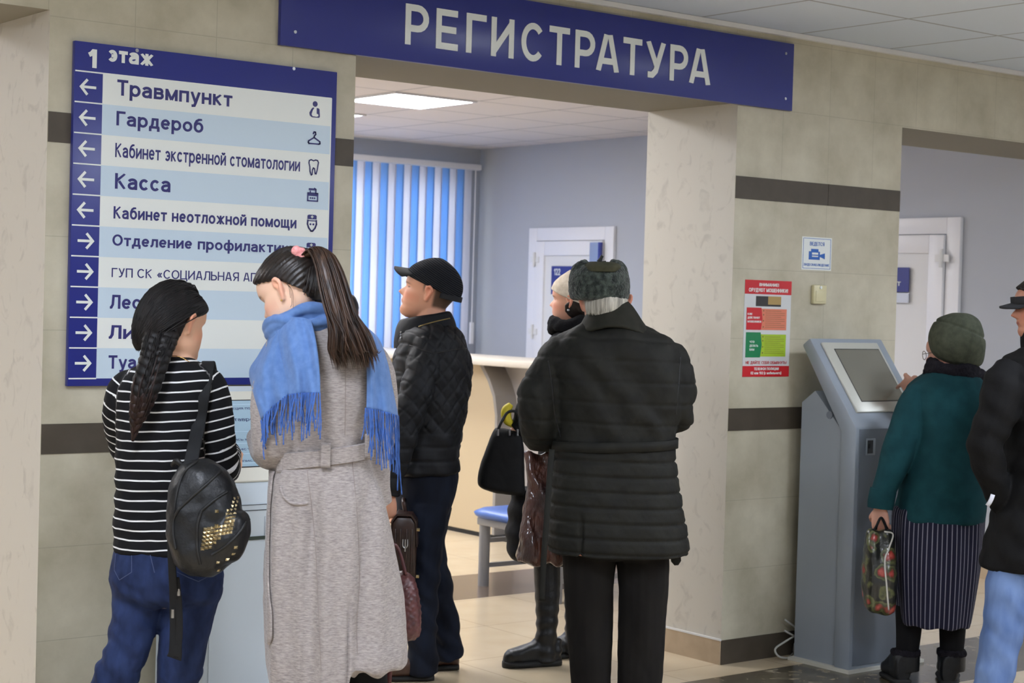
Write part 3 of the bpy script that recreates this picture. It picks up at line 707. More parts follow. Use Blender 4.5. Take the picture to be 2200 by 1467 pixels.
# ================================================================== TOUCH KIOSKS
plain('kiosk_grey', (150, 159, 169), .5, .1); plain('kiosk_grey_dark', (116, 124, 135), .5, .1); plain('kiosk_bezel', (206, 206, 196), .35, .3)
plain('kiosk_white', (190, 200, 207), .5); plain('kiosk_cream', (214, 212, 200), .45)
def screen_mat(name, rgb, emit):
    m, nt, b = base_mat(name, rgb, .12)
    b.inputs['Emission Color'].default_value = lin(rgb); b.inputs['Emission Strength'].default_value = emit
    return m
screen_mat('screen_brown', (112, 110, 100), .12); screen_mat('screen_teal', (128, 150, 166), .5); screen_mat('screen_line', (150, 172, 188), .5)
plain('seam', (70, 76, 82), .6)
def kiosk(x0, x1, yb, yf, ztop, zbend, label, cols, scr, lockx, yrear):
    """sheet-metal kiosk: back body, a bent front shell with the tilted screen head"""
    t = empty('touch_kiosk', ((x0+x1)/2, (yb+yf)/2, 0), label, 'information kiosk')
    main, front, bez = cols
    th = .075
    a = np.array((yrear, ztop)); c = np.array((yf, zbend)); dirv = (c-a)/np.linalg.norm(c-a); nin = np.array((dirv[1]*-1, dirv[0])); nin = nin if nin[0] > 0 else -nin
    nback = np.array((-dirv[1], dirv[0]))
    if nback[1] > 0: nback = -nback
    ab = a+nback*th*.72; cb = c+nback*th
    # front shell: head slab bending into the vertical front
    head = [tuple(a), tuple(c), (yf, .012), (yf+th+.01, .012), (yf+th+.01, zbend-.02), tuple(ab)]
    MB().prism(head, 'x', x0, x1).build('front_shell', main, t, bevel=.008)
    i = .022
    MB().prism([(yf+th-.01, .012), (yb, .012), (yb, zbend+.09), (yb-.075, zbend+.145), (yf+th-.01, zbend-.05)], 'x', x0+i, x1-i).build('body', main, t)
    MB().box(x0-.012, x1+.012, yf-.012, yb+.006, 0, .014).build('base_plate', 'kiosk_cream', t)
    # front door, lock
    MB().box(x0+.02, x1-.02, yf-.004, yf, .03, zbend-.004).build('front_door', front, t)
    zl = zbend-.08
    MB().box(lockx-.030, lockx+.030, yf-.007, yf-.002, zl-.036, zl+.036).build('lock_plate', main, t, bevel=.002)
    MB().box(lockx-.022, lockx+.012, yf-.0085, yf-.006, zl-.028, zl+.028).build('lock_recess', 'dark_metal', t)
    MB().lathe([(.010, yf-.012), (.010, yf-.004)], (lockx-.008, 0, zl+.004), 16, 'y').build('lock', 'dark_metal', t)
    # tilted bezel and screen: local axes along x and the slope
    L = np.linalg.norm(c-a); nout = -nback
    def slab(name, u0, u1, s0, s1, h0, h1, m, bev=0, par=t):
        p = [a+dirv*s0+nout*h0, a+dirv*s1+nout*h0, a+dirv*s1+nout*h1, a+dirv*s0+nout*h1]
        return MB().prism([tuple(q) for q in p], 'x', x0+u0, x0+u1).build(name, m, par, bevel=bev)
    W = x1-x0
    slab('bezel', .048, W-.06, .03, L-.075, -.001, .012, bez, .005)
    slab('screen_surround', .104, W-.076, .066, L-.125, .006, .0126, 'black_rubber')
    sp = slab('screen', .108, W-.08, .07, L-.129, .006, .0132, scr)
    MB().lathe([(.017, x0+i-.003), (.017, x0+i+.01)], (0, yf+.17, zbend+.045), 18, 'x').build('cam_lock', 'kiosk_grey_dark', t)
    return t, (a, dirv, nout, L, W, x0)
kA, _ = kiosk(5.70, 6.176, -.08, -.412, 1.42, 1.045, 'grey touch screen kiosk used by the elderly woman in teal', ('kiosk_grey', 'kiosk_grey_dark', 'kiosk_bezel'), 'screen_brown', 5.79, -.132)
kB, (a, dv, no3, L, W, x0) = kiosk(2.63, 3.106, -.04, -.407, 1.236, .872, 'white touch screen kiosk beneath the directory board', ('kiosk_white', 'kiosk_white', 'kiosk_cream'), 'screen_teal', 2.87, -.14)
# rows and words on the white kiosk's screen
def on_screen(u, s_, h): q = a+dv*s_+no3*h; return (x0+u, q[0], q[1])
b = MB()
for s_ in (.085, .19, .235, .275, .31):
    p, q = on_screen(.115, s_, .0133), on_screen(W-.09, s_, .0133); b.bar(p, q, .002, .0005, (0, no3[0], no3[1]))
b.build('screen_row', 'screen_line', kB)
for body, u, s_, wd_, hh in (('Инструкция по работе', .13, .105, .2, .011), ('г. Ставрополь', .14, .15, .18, .014), ('Запись к врачу', .13, .225, .15, .01), ('Регистратура', .13, .262, .17, .01), ('Расписание', .13, .305, .13, .008)):
    v, f = text_mesh(body, 0, 0, 0, wd_, hh, .0004, .13)
    vv = [on_screen(u+p[0], s_-p[2], .0136) for p in v]
    MB().add(vv, f).build('lettering', 'sign_ink', kB)
MB().box(x0+.022, x0+W-.022, -.4125, -.41, on_y(530, 1097, -.41).z-.0015, on_y(530, 1097, -.41).z+.0015).build('panel_seam', 'seam', kB)
MB().box(x0+.022, x0+W-.022, -.4125, -.41, on_y(530, 1085, -.41).z-.001, on_y(530, 1085, -.41).z+.001).build('panel_seam', 'seam', kB)
MB().box(x0+.1, x0+W-.14, -.416, -.41, on_y(545, 1159, -.41).z, on_y(545, 1152, -.41).z).build('ticket_slot', plain('slot_green', (34, 50, 40), .5), kB)
cb = MB()
pts = [on_y(1738, 1040, -.03), on_y(1722, 1050, -.02), on_y(1724, 1180, -.02), on_y(1726, 1330, -.03)]
pts2 = [(5.705, -.035, .17), on_y(1716, 1357, -.05), on_y(1690, 1376, -.05), on_y(1666, 1393, -.06), on_y(1672, 1409, -.07), on_z(1692, 1413, .006), on_z(1704, 1402, .006), on_y(1708, 1382, -.05), on_y(1718, 1374, -.05), (5.706, -.035, .12)]
v, f = tube([tuple(p) for p in pts2], .0045, 8, steps=60); cb.add(v, f)
co_ = cb.build('power_cable', plain('cable_grey', (190, 190, 184), .5), smooth=True); tag(co_, 'pale power cable looped on the floor behind the grey kiosk', 'cable')

# ================================================================== FIGURE BUILDING
from mathutils.bvhtree import BVHTree
def smoothstep(a, b, x): t = np.clip((x-a)/(b-a), 0, 1); return t*t*(3-2*t)
def fbm(P, s, oct=2):
    """cheap smooth pseudo-noise in [-1, 1], any number of points"""
    P = np.asarray(P)*s; out = np.zeros(len(P)); amp = 1; tot = 0
    for o in range(oct):
        a, b, c = (P[:, 0]*(1.7+o), P[:, 1]*(1.9+o), P[:, 2]*(1.6+o))
        out += amp*(np.sin(a+1.3*np.sin(b+o)+.7)*np.cos(c+1.1*np.sin(a*.7+2.1))+np.sin(b*1.3+1.7*np.cos(c*.8))*.6)/1.6
        tot += amp; amp *= .5; P = P*2.03
    return out/tot
class Fig:
    """one standing figure at a distance dep in front of the camera, measured out in the photo's frame"""
    def __init__(s, dep): s.d = dep; s.m = dep/FPX
    def P(s, px, py, dd=0): return np.array(at_depth(px, py, s.d+dd))
    def G(s, px, dd=0, z=0): q = s.P(px, 1300, dd); q[2] = z; return q
    def loft(s, rows, dd=0, steps=40, n=48, e=2.3, tilt=0, shear=0):
        """rows (y, left, right, half depth[, depth offset]) -> closed body of revolution-like rings"""
        R = [tuple(r)+((0,) if len(r) == 4 else ()) for r in rows]
        Q = spline(np.array(R, float), steps); th = np.linspace(0, 2*np.pi, n, endpoint=False); c, si = np.cos(th), np.sin(th)
        cc = np.sign(c)*np.abs(c)**(2/e); ss = np.sign(si)*np.abs(si)**(2/e); rings = []
        for y, xl, xr, b, o in Q:
            p = s.P((xl+xr)/2, y, dd+o); a = max((xr-xl)/2*s.m, .002)
            rg = p+np.outer(cc*a, RH)+np.outer(ss*max(b, .002), FH)
            rg[:, 2] += cc*a*tilt+ss*b*shear
            rings.append(rg)
        return rings_mesh(rings)
    def limb(s, pts, steps=26, n=18, flat=1.0):
        P = np.array([s.P(q[0], q[1], q[2]) for q in pts]); r = [q[3] for q in pts]
        return tube(P, r, n=n, steps=steps, flat=flat)
def shrink(piece, k):
    """the body inside a garment: the same rings pulled towards their own centre line"""
    v, f = piece; n = max(len(q) for q in [f[0]])
    v = v.copy(); return v, f
def eval_fuse(pieces, voxel, smooth=3, factor=.5):
    v = np.vstack([p[0] for p in pieces]); f = []; o = 0
    for p in pieces: f += [tuple(i+o for i in q) for q in p[1]]; o += len(p[0])
    me = bpy.data.meshes.new('tmp'); me.from_pydata(v.tolist(), [], f); me.update()
    bm = bmesh.new(); bm.from_mesh(me); bmesh.ops.recalc_face_normals(bm, faces=bm.faces); bm.to_mesh(me); bm.free()
    ob = bpy.data.objects.new('tmp', me); COL.objects.link(ob)
    m = ob.modifiers.new('r', 'REMESH'); m.mode = 'VOXEL'; m.voxel_size = voxel
    if smooth:
        k = ob.modifiers.new('s', 'SMOOTH'); k.factor = factor; k.iterations = smooth
    out = bpy.data.meshes.new_from_object(ob.evaluated_get(bpy.context.evaluated_depsgraph_get()))
    bpy.data.objects.remove(ob); bpy.data.meshes.remove(me)
    n = len(out.vertices); co = np.empty(n*3, np.float32); out.vertices.foreach_get('co', co)
    return out, co.reshape(-1, 3).astype(float)
def vnormals(me):
    a = np.empty(len(me.vertices)*3, np.float32); me.vertex_normals.foreach_get('vector', a); return a.reshape(-1, 3).astype(float)
LAST = {}
def fuse(name, pieces, m, parent=None, voxel=.007, smooth=3, disp=None, u=None, col=None, origin=None, **tags):
    me, co = eval_fuse(pieces, voxel, smooth)
    if disp is not None:
        N = vnormals(me); co = co+N*disp(co, N)[:, None]
    if u is not None:
        at = me.attributes.new('u', 'FLOAT', 'POINT'); at.data.foreach_set('value', np.asarray(u(co), np.float32))
    if col is not None:
        at = me.attributes.new('Col', 'FLOAT_COLOR', 'POINT'); at.data.foreach_set('color', np.asarray(col(co), np.float32).ravel())
    if origin is None: origin = np.array(world_loc(parent)) if parent is not None else np.zeros(3)
    me.vertices.foreach_set('co', (co-np.asarray(origin)).astype(np.float32).ravel()); me.update()
    me.polygons.foreach_set('use_smooth', [True]*len(me.polygons))
    me.name = name
    o = bpy.data.objects.new(name, me); COL.objects.link(o); me.materials.clear(); me.materials.append(MATS[m] if isinstance(m, str) else m)
    if parent is not None: o.parent = parent
    else: o.location = origin
    tag(o, **tags)
    return o
class Surf:
    """a finished surface that seams, studs and straps can be laid on"""
    def __init__(s, *objs):
        V, F = [], []; k = 0
        for o in objs:
            me = o.data; n = len(me.vertices); c = np.empty(n*3, np.float32); me.vertices.foreach_get('co', c)
            V.append(c.reshape(-1, 3)+np.array(world_loc(o)))
            F += [[i+k for i in p.vertices] for p in me.polygons]; k += n
        s.t = BVHTree.FromPolygons(np.vstack(V).tolist(), F)
    def hit(s, px, py):
        r = ray(px, py).normalized(); h = s.t.ray_cast(CP, r)
        return (np.array(h[0]), np.array(h[1])) if h[0] is not None else (None, None)
    def line(s, pts, r, lift=.0, n=6, steps=40):
        Q = spline(np.array(pts, float), steps); out = []
        for px, py in Q:
            p, nn = s.hit(px, py)
            if p is not None:
                if nn @ np.array(FW) > 0: nn = -nn
                out.append(p+nn*lift)
        out = np.array(out)
        if len(out) > 4:
            k = np.array([.25, .5, .25]); 
            for _ in range(2): out[1:-1] = .25*out[:-2]+.5*out[1:-1]+.25*out[2:]
        return tube(out, r, n=n)
    def strap(s, pts, wid, thick, lift=.004, steps=30):
        """flat strap laid along the surface"""
        Q = spline(np.array(pts, float), steps); C_, N_ = [], []
        for q in Q:
            p, nn = s.hit(q[0], q[1])
            if p is None: continue
            if nn @ np.array(FW) > 0: nn = -nn
            C_.append(p); N_.append(nn)
        return strap_mesh(np.array(C_), np.array(N_), wid, thick, lift)
def strap_mesh(C_, N_, wid, thick, lift=0):
    for _ in range(3):
        C_[1:-1] = .25*C_[:-2]+.5*C_[1:-1]+.25*C_[2:]; N_[1:-1] = .25*N_[:-2]+.5*N_[1:-1]+.25*N_[2:]
    N_ = N_/np.linalg.norm(N_, axis=1)[:, None]; T = np.gradient(C_, axis=0); T /= np.linalg.norm(T, axis=1)[:, None]
    S = np.cross(T, N_); S /= np.linalg.norm(S, axis=1)[:, None]; w_ = np.broadcast_to(np.asarray(wid, float), (len(C_),))
    rings = [np.array([C_[i]+N_[i]*(lift+h*thick)+S[i]*g*w_[i]/2 for g, h in ((-1, 0), (-1, .7), (-.85, 1), (.85, 1), (1, .7), (1, 0))]) for i in range(len(C_))]
    return rings_mesh(rings)

# ------------------------------------------------------------------ the head
HH = .226
_zf = np.array([0, .04, .08, .14, .2, .26, .33, .38, .45, .52, .58, .64, .7, .8, .88, .94, .98, 1.0])
_fr = np.array([.30, .395, .42, .43, .41, .425, .425, .415, .415, .40, .43, .44, .435, .385, .29, .19, .09, .0])
_bk = np.array([.04, .0, -.06, -.16, -.25, -.31, -.36, -.385, -.425, -.45, -.46, -.465, -.455, -.40, -.315, -.21, -.11, -.04])
_hw = np.array([.09, .145, .18, .225, .255, .275, .29, .30, .315, .325, .335, .345, .345, .315, .25, .17, .085, .005])
class Head:
    """pose: ear-axis point c, yaw (0 looks away from the camera, + turns to the picture's left), pitch (+ looks down), roll, degrees"""
    def __init__(s, c, yaw, pitch=0, roll=0, size=1.0, fem=False):
        y, p, r = (math.radians(a) for a in (yaw, pitch, roll))
        f = FH*math.cos(y)-RH*math.sin(y); rt = RH*math.cos(y)+FH*math.sin(y)
        f2 = f*math.cos(p)-ZH*math.sin(p); up = ZH*math.cos(p)+f*math.sin(p)
        rt2 = rt*math.cos(r)+up*math.sin(r); up2 = up*math.cos(r)-rt*math.sin(r)
        s.M = np.stack([rt2, f2, up2], 1); s.c = np.array(c); s.k = size; s.fem = fem
    def to_world(s, v): return s.c+(np.asarray(v)*s.k) @ s.M.T
    def to_local(s, v): return ((np.asarray(v)-s.c) @ s.M)/s.k
    def pieces(s, nz=54, na=72, infl=0, face=True):
        z = np.linspace(0, 1, nz)**.9; z = np.interp(np.linspace(0, 1, nz), np.linspace(0, 1, nz), .5-.5*np.cos(np.pi*np.linspace(0, 1, nz)))
        fr, bk, hw = (spline_interp(_zf, a, z) for a in (_fr, _bk, _hw)); th = np.linspace(0, 2*np.pi, na, endpoint=False); rings = []
        for i in range(nz):
            c, si = np.cos(th), np.sin(th); mid = (fr[i]+bk[i])*.5-.03
            x = hw[i]*np.sign(c)*np.abs(c)**.92; y = np.where(si > 0, mid+(fr[i]-mid)*np.abs(si)**.86, mid-(mid-bk[i])*np.abs(si)**.95)
            zz = np.full(na, z[i])
            if face:
                g = lambda cx, cz, sx, sz: np.exp(-((np.abs(x)-cx)/sx)**2-((z[i]-cz)/sz)**2)*(si > 0)
                nt = float(np.interp(z[i], [.34, .365, .39, .43, .50, .56], [0, .06, .125, .10, .035, 0]))*(.9 if s.fem else 1.05)
                y = y+nt*np.exp(-(x/.052)**2)*(si > 0)+.025*g(.06, .375, .035, .025)      # nose, its wings
                y = y-.042*g(.145, .525, .075, .04)+.02*g(.145, .522, .04, .022)          # sockets and lids
                y = y+(.008 if s.fem else .018)*g(.13, .585, .10, .025)                    # brow ridge
                y = y+.02*g(.0, .285, .09, .018)+.022*g(.0, .248, .085, .018)-.016*g(0, .266, .10, .008)-.012*g(0, .205, .1, .02)
                y = y+.014*g(.2, .40, .08, .06)
            rings.append(np.stack([x, y, zz-.47], 1)*HH)
        v, f = rings_mesh(rings)
        if infl: v = v+v/np.linalg.norm(v, axis=1)[:, None]*infl
        P = [(s.to_world(v), f)]
        if face:
            for sg in (-1, 1):     # ears: rim, plate, lobe
                rim = [(.315, -.02, -.105), (.345, -.045, -.06), (.385, -.085, .03), (.41, -.10, .10), (.405, -.055, .15), (.375, -.005, .14), (.345, .015, .07)]
                v, f = tube([(sg*a*HH, b*HH, c*HH) for a, b, c in rim], [.0075, .0066, .0062, .006, .006, .006, .005], n=12, steps=30); P.append((s.to_world(v), f))
                pl = [(.30, -.015, -.09), (.33, -.025, -.05), (.352, -.045, .03), (.365, -.05, .10)]
                v, f = tube([(sg*a*HH, b*HH, c*HH) for a, b, c in pl], [.007, .009, .0115, .010], n=12, steps=12, flat=.35, up=(1, 0, 0)); P.append((s.to_world(v), f))
        return P
    def colour(s, V, skin, lip=None, brow=(50, 38, 30), hair=None, hairline=None):
        L = s.to_local(V)/HH; x, y, z = L[:, 0], L[:, 1], L[:, 2]+.47
        C = np.tile(np.array(lin(skin)), (len(V), 1)); near = (np.abs(x) < .55) & (z > -.1) & (z < 1.2) & (np.abs(y) < .75)
        def mixc(mask, rgb): C[:] = C*(1-mask[:, None])+np.array(lin(rgb))*mask[:, None]
        front = (y > .18) & near
        red = tuple(min(255, int(c*k)) for c, k in zip(skin, (1.0, .78, .74)))
        mixc(near*np.exp(-((np.abs(x)-.2)/.1)**2-((z-.38)/.09)**2)*.45*(y > .1), red)
        mixc(near*smoothstep(.33, .37, np.abs(x))*(np.abs(z-.5) < .22)*.45, red)
        mixc(front*np.exp(-(x/.05)**2-((z-.385)/.03)**2)*.5, red)
        mixc(front*(np.abs(x) < .095+.0*x)*np.exp(-((z-.266)/.026)**4), lip or red)
        mixc(front*np.exp(-((np.abs(x)-.15)/.085)**4-((z-.592+.1*np.abs(np.abs(x)-.13))/.014)**2)*.85, brow)
        mixc(front*np.exp(-((np.abs(x)-.145)/.05)**4-((z-.525)/.009)**2)*.9, (34, 26, 24))
        if hair is not None: mixc(near*np.clip(hairline(x, y, z), 0, 1)*.96, hair)
        return C
def spline_interp(x, y, q):
    h = np.diff(x); d = np.diff(y)/h; m = np.concatenate([[d[0]], np.where(d[:-1]*d[1:] > 0, 2*d[:-1]*d[1:]/np.where(np.abs(d[:-1]+d[1:]) < 1e-9, 1, d[:-1]+d[1:]), 0), [d[-1]]])
    i = np.clip(np.searchsorted(x, q)-1, 0, len(x)-2); t = (q-x[i])/h[i]
    return (2*t**3-3*t**2+1)*y[i]+(t**3-2*t**2+t)*h[i]*m[i]+(-2*t**3+3*t**2)*y[i+1]+(t**3-t**2)*h[i]*m[i+1]
# ------------------------------------------------------------------ hands, shoes, hair
def hand(wrist, d, n, thumb, curl=.5, size=1.0, point=False):
    """wrist point, finger direction d, palm normal n, direction to the thumb side; returns pieces"""
    d = np.array(d, float); d /= np.linalg.norm(d); n = np.array(n, float); n -= d*(n@d); n /= np.linalg.norm(n)
    t = np.cross(d, n); t = t if t @ np.array(thumb, float) > 0 else -t; w_ = np.array(wrist); s = size; P = []
    rings = []
    for a, hw, hh in ((-.03, .027, .02), (.0, .028, .019), (.03, .037, .018), (.06, .042, .016), (.085, .041, .0135), (.098, .036, .009)):
        th = np.linspace(0, 2*np.pi, 18, endpoint=False)
        rings.append(w_+d*a*s+np.outer(np.cos(th)*hw*s, t)+np.outer(np.sin(th)*hh*s, n))
    P.append(rings_mesh(rings))
    for i, (o, L, r) in enumerate(((.030, .072, .0088), (.010, .080, .009), (-.011, .074, .0086), (-.030, .058, .0078))):
        c = curl*(1+.08*i) if not (point and i == 0) else .08
        if point and i > 0: c = 1.1
        p = w_+(d*.088+t*o)*s; pts = [w_+(d*.07+t*o*.95)*s, p]; a = 0; dd_ = d+t*(o*1.6)
        for k, seg in enumerate((.44, .31, .25)):
            a += c*(.8, 1.0, .7)[k]; p = p+(dd_*math.cos(a)+n*math.sin(a))*L*seg*s; pts.append(p)
        P.append(tube(pts, [r*1.05*s, r*1.05*s, r*s, r*.92*s, r*.7*s], n=10, steps=16))
    b = w_+(d*.022+t*.026+n*.004)*s; v = d*.62+t*.62+n*.35*curl; v /= np.linalg.norm(v); v2 = d*.85+t*.2+n*(.35+.5*curl); v2 /= np.linalg.norm(v2)
    P.append(tube([w_+(d*.01+t*.015)*s, b, b+v*.036*s, b+v*.036*s+v2*.03*s], [.012*s, .0125*s, .0105*s, .0075*s], n=10, steps=14))
    return P
def shoe(heel, toe, w_=.045, h=.07, sole=.022, toe_h=.05):
    """one low shoe from heel to toe on the floor: (upper, sole) pieces"""
    heel, toe = np.array(heel, float), np.array(toe, float); L = np.linalg.norm(toe-heel); f = (toe-heel)/L; r = np.array((f[1], -f[0], 0)); base = np.array((0, 0, heel[2]))
    def body(z0, z1f, grow):
        rings = []
        for t_, ww, hh in ((0, .55, h), (.06, .78, h), (.2, .82, h*1.1), (.38, .8, h*1.12), (.55, .9, h*.82), (.72, 1.0, toe_h*1.02), (.88, .86, toe_h*.86), (.97, .5, toe_h*.6), (1.0, .2, toe_h*.4)):
            th = np.linspace(0, 2*np.pi, 24, endpoint=False); c, s_ = np.cos(th), np.sin(th); e = .7
            zz = z0+(np.sign(s_)*np.abs(s_)**e*.5+.5)*(z1f(hh)-z0)
            rings.append(heel+f*t_*L+np.outer(np.sign(c)*np.abs(c)**e*(w_*ww+grow), r)+np.outer(zz, ZH))
        return rings_mesh(rings)
    return body(sole*.6, lambda hh: hh+sole, 0), body(0, lambda hh: sole, .004)
def locks(paths, r, n=5, steps=22, jitter=.0, taper=.35):
    """many tapered locks of hair, each along its own path"""
    b = MB()
    for k, p in enumerate(paths):
        p = np.asarray(p, float); m = len(p); rr = r*(.75+.5*random.random()); t = np.linspace(0, 1, m)
        rad = rr*(taper+(1-taper)*np.sin(np.pi*np.clip(.12+.80*t, 0, 1))); rad[-1] = rr*.12
        v, f = tube(p, rad, n=n, steps=steps); b.add(v, f)
    return b
def on_skull(h, a, lift):
    """local unit direction a -> point on the inflated skull"""
    a = np.array(a, float); a /= np.linalg.norm(a); rad = np.array((.345, .455 if a[1] < 0 else .44, .53))*HH
    return h.to_world(a*rad+a*lift)
def sweep(h, a, b, lift, n=9):
    a, b = np.array(a, float), np.array(b, float); a /= np.linalg.norm(a); b /= np.linalg.norm(b)
    return [on_skull(h, a*(1-t)+b*t, lift if np.isscalar(lift) else lift[0]+(lift[1]-lift[0])*t) for t in np.linspace(0, 1, n)]
def sheet(rows, fig, thick=.006, nu=30, nv=40, ripple=None, over=None, lift=.012):
    """cloth sheet: rows of (px, py, depth) points, splined both ways, given a thickness"""
    R = [spline(np.array(r, float), nu) for r in rows]; G = np.array([spline(np.array([R[i][j] for i in range(len(R))]), nv) for j in range(nu)])  # nu x nv x 3
    V = []
    for j in range(nu):
        for i in range(nv):
            px, py, dd = G[j, i]
            if over is not None:
                p, n = over.hit(px, py)
                if p is not None: dd = min(dd, (Vector(p)-CP) @ FW-fig.d-lift)
            if ripple: dd += ripple(j/(nu-1), i/(nv-1))
            G[j, i, 2] = dd
            V.append(fig.P(px, py, dd))
    V = np.array(V).reshape(nu, nv, 3)
    for _ in range(3): V[1:-1, 1:-1] = .5*V[1:-1, 1:-1]+.125*(V[:-2, 1:-1]+V[2:, 1:-1]+V[1:-1, :-2]+V[1:-1, 2:])
    V = V.reshape(-1, 3); B = V+FH*thick; n = len(V); F = []
    for j in range(nu-1):
        for i in range(nv-1):
            a, b, c, d = j*nv+i, j*nv+i+1, (j+1)*nv+i+1, (j+1)*nv+i; F += [(a, b, c, d), (n+d, n+c, n+b, n+a)]
    rim = [j*nv for j in range(nu)]+[(nu-1)*nv+i for i in range(1, nv)]+[j*nv+nv-1 for j in range(nu-2, -1, -1)]+[i for i in range(nv-2, 0, -1)]
    F += [(rim[k], rim[(k+1) % len(rim)], rim[(k+1) % len(rim)]+n, rim[k]+n) for k in range(len(rim))]
    return (np.vstack([V, B]), F), G
# ------------------------------------------------------------------ materials worn
def attr_mat(name, rough=.5, spec=.4, bump=None):
    m, nt, b = base_mat(name, (200, 160, 140), rough, 0, spec)
    a = nd(nt, 'ShaderNodeAttribute'); a.attribute_name = 'Col'; nt.links.new(a.outputs['Color'], b.inputs['Base Color'])
    b.inputs['Subsurface Weight'].default_value = .08; b.inputs['Subsurface Radius'].default_value = (.01, .004, .002); b.inputs['Subsurface Scale'].default_value = .3
    if bump: add_bump(nt, b, *bump)
    return m
attr_mat('skin', .5, .35, (320, .08, .001))
def cloth(name, rgb, rgb2=None, scale=30, stretch=(1, 1, 1), rough=.85, bump=(500, .25, .0015), spec=.2, sheen=0, lo=.35, hi=.65):
    m, nt, b = base_mat(name, rgb, rough, 0, spec)
    if rgb2: add_noise(nt, b, rgb, rgb2, scale, 5, stretch, lo, hi)
    if bump: add_bump(nt, b, *bump)
    if sheen: b.inputs['Sheen Weight'].default_value = sheen
    return m
def stripe_mat(name, base, line, duty, rough=.85, soft=.02):
    m, nt, b = base_mat(name, base, rough, 0, .2)
    a = nd(nt, 'ShaderNodeAttribute'); a.attribute_name = 'u'
    fr = math_n(nt, 'FRACT', a.outputs['Fac']); t = math_n(nt, 'ABSOLUTE', math_n(nt, 'SUBTRACT', fr, .5))
    k = math_n(nt, 'LESS_THAN', t, duty/2)
    nt.links.new(mix_col(nt, k, lin(base), lin(line)), b.inputs['Base Color']); add_bump(nt, b, 600, .2, .001)
    return m
def hair_mat(name, c1, c2, scale=60, stretch=(1, 1, .06), rough=.38, spec=.4):
    m, nt, b = base_mat(name, c1, rough, 0, spec); add_noise(nt, b, c1, c2, scale, 4, stretch, .35, .7); add_bump(nt, b, 220, .35, .002, (1, 1, .05)); return m

# ================================================================== PEOPLE
def rows_in(rows, k=.82): return [((r[0], (r[1]+r[2])/2-(r[2]-r[1])/2*k, (r[1]+r[2])/2+(r[2]-r[1])/2*k, r[3]*k)+tuple(r[4:])) for r in rows]
def limb_in(pts, k=.74): return [(p[0], p[1], p[2], p[3]*k) for p in pts]
def dist_poly(V, pts):
    """distance to a polyline and the length along it"""
    best = np.full(len(V), 1e9); along = np.zeros(len(V)); frac = np.zeros(len(V)); acc = 0
    for a, b in zip(pts[:-1], pts[1:]):
        ab = b-a; L = np.linalg.norm(ab); t = np.clip(((V-a) @ ab)/(L*L), 0, 1); q = np.linalg.norm(V-(a+t[:, None]*ab), axis=1)
        k = q < best; best = np.where(k, q, best); along = np.where(k, acc+t*L, along); acc += L
    return best, along

# ------------------------------------------------------------------ 1  woman in the striped sweater
cloth('denim_dark', (27, 38, 70), (40, 54, 92), 26, (1, 1, .5), .8, (700, .3, .0012))
cloth('denim_seam', (78, 88, 120), None)
stripe_mat('knit_stripe', (18, 18, 21), (226, 226, 226), .155)
cloth('leather_black', (15, 16, 18), (22, 24, 27), 30, (1, 1, 1), .42, (130, .35, .003), .4)
cloth('strap_black', (30, 31, 33), None, rough=.7); plain('piping_black', (10, 10, 11), .6)
plain('stud_brass', (176, 160, 124), .28, 1); hair_mat('hair_black', (10, 9, 9), (24, 19, 18), 60, (1, 1, .06), .5, .25); hair_mat('hair_tip', (22, 14, 12), (50, 31, 25), 60, (1, 1, .06), .5, .25)
plain('shoe_black', (20, 20, 21), .4); plain('sole_black', (12, 12, 12), .7); plain('gold', (214, 176, 104), .25, 1)
F1 = Fig(5.0); f = F1
h1 = Head(f.P(373, 702, -.0), -36, 12, 3, .97, True)
tor = [(766, 341, 408, .052), (776, 322, 428, .066), (790, 290, 456, .082), (810, 262, 474, .095), (840, 250, 470, .105), (880, 250, 456, .11), (940, 251, 448, .112), (1000, 250, 442, .108), (1060, 248, 440, .104), (1110, 247, 446, .11), (1150, 246, 460, .116), (1184, 246, 467, .12)]
armL = [(300, 822, 0, .030), (274, 828, 0, .046), (259, 866, 0, .05), (258, 915, .04, .047), (272, 970, .10, .044), (290, 988, .20, .04), (330, 975, .33, .033)]
armR = [(424, 818, 0, .030), (448, 822, 0, .045), (459, 856, 0, .05), (464, 900, .0, .0505), (472, 960, .01, .049), (482, 1003, .05, .046), (490, 1000, .20, .039), (496, 968, .34, .031)]
hips = [(1165, 250, 464, .112), (1200, 243, 473, .122), (1240, 238, 479, .125), (1278, 242, 476, .11), (1300, 262, 460, .07)]
legL = [(300, 1262, 0, .080), (292, 1320, -.02, .069), (272, 1400, -.05, .062), (243, 1467, -.04, .064), (212, 1560, .0, .056), (188, 1670, .06, .052), (182, 1765, .08, .055)]
legR = [(416, 1262, 0, .081), (400, 1340, 0, .074), (389, 1412, 0, .068), (383, 1467, .0, .062), (378, 1560, .0, .055), (376, 1670, .03, .052), (376, 1768, .05, .055)]
body = h1.pieces()+[f.limb([(368, 705, .02, .055), (372, 745, .01, .052), (373, 800, .0, .06)]), f.loft(rows_in(tor)), f.loft(rows_in(hips, .85)),
        f.limb(limb_in(armL)), f.limb(limb_in(armR)), f.limb(limb_in(legL)), f.limb(limb_in(legR))]
body += hand(f.P(330, 975, .33), FH*.8+RH*.5-ZH*.1, -ZH, -RH, .35, .9)+hand(f.P(496, 968, .34), FH*.85-RH*.1-ZH*.25, -ZH, -RH, .3, .9, True)
base = f.G(330, 0)
p1 = fuse('person', body, 'skin', None, .0055, 3, col=lambda V: h1.colour(V, (226, 178, 148)), origin=base,
          label='woman in a black sweater with white stripes and jeans, dark braid down back', cat='person')
pl = [np.array([f.P(*q[:3]) for q in A]) for A in (armL, armR)]; sp = [spline(a, 40) for a in pl]
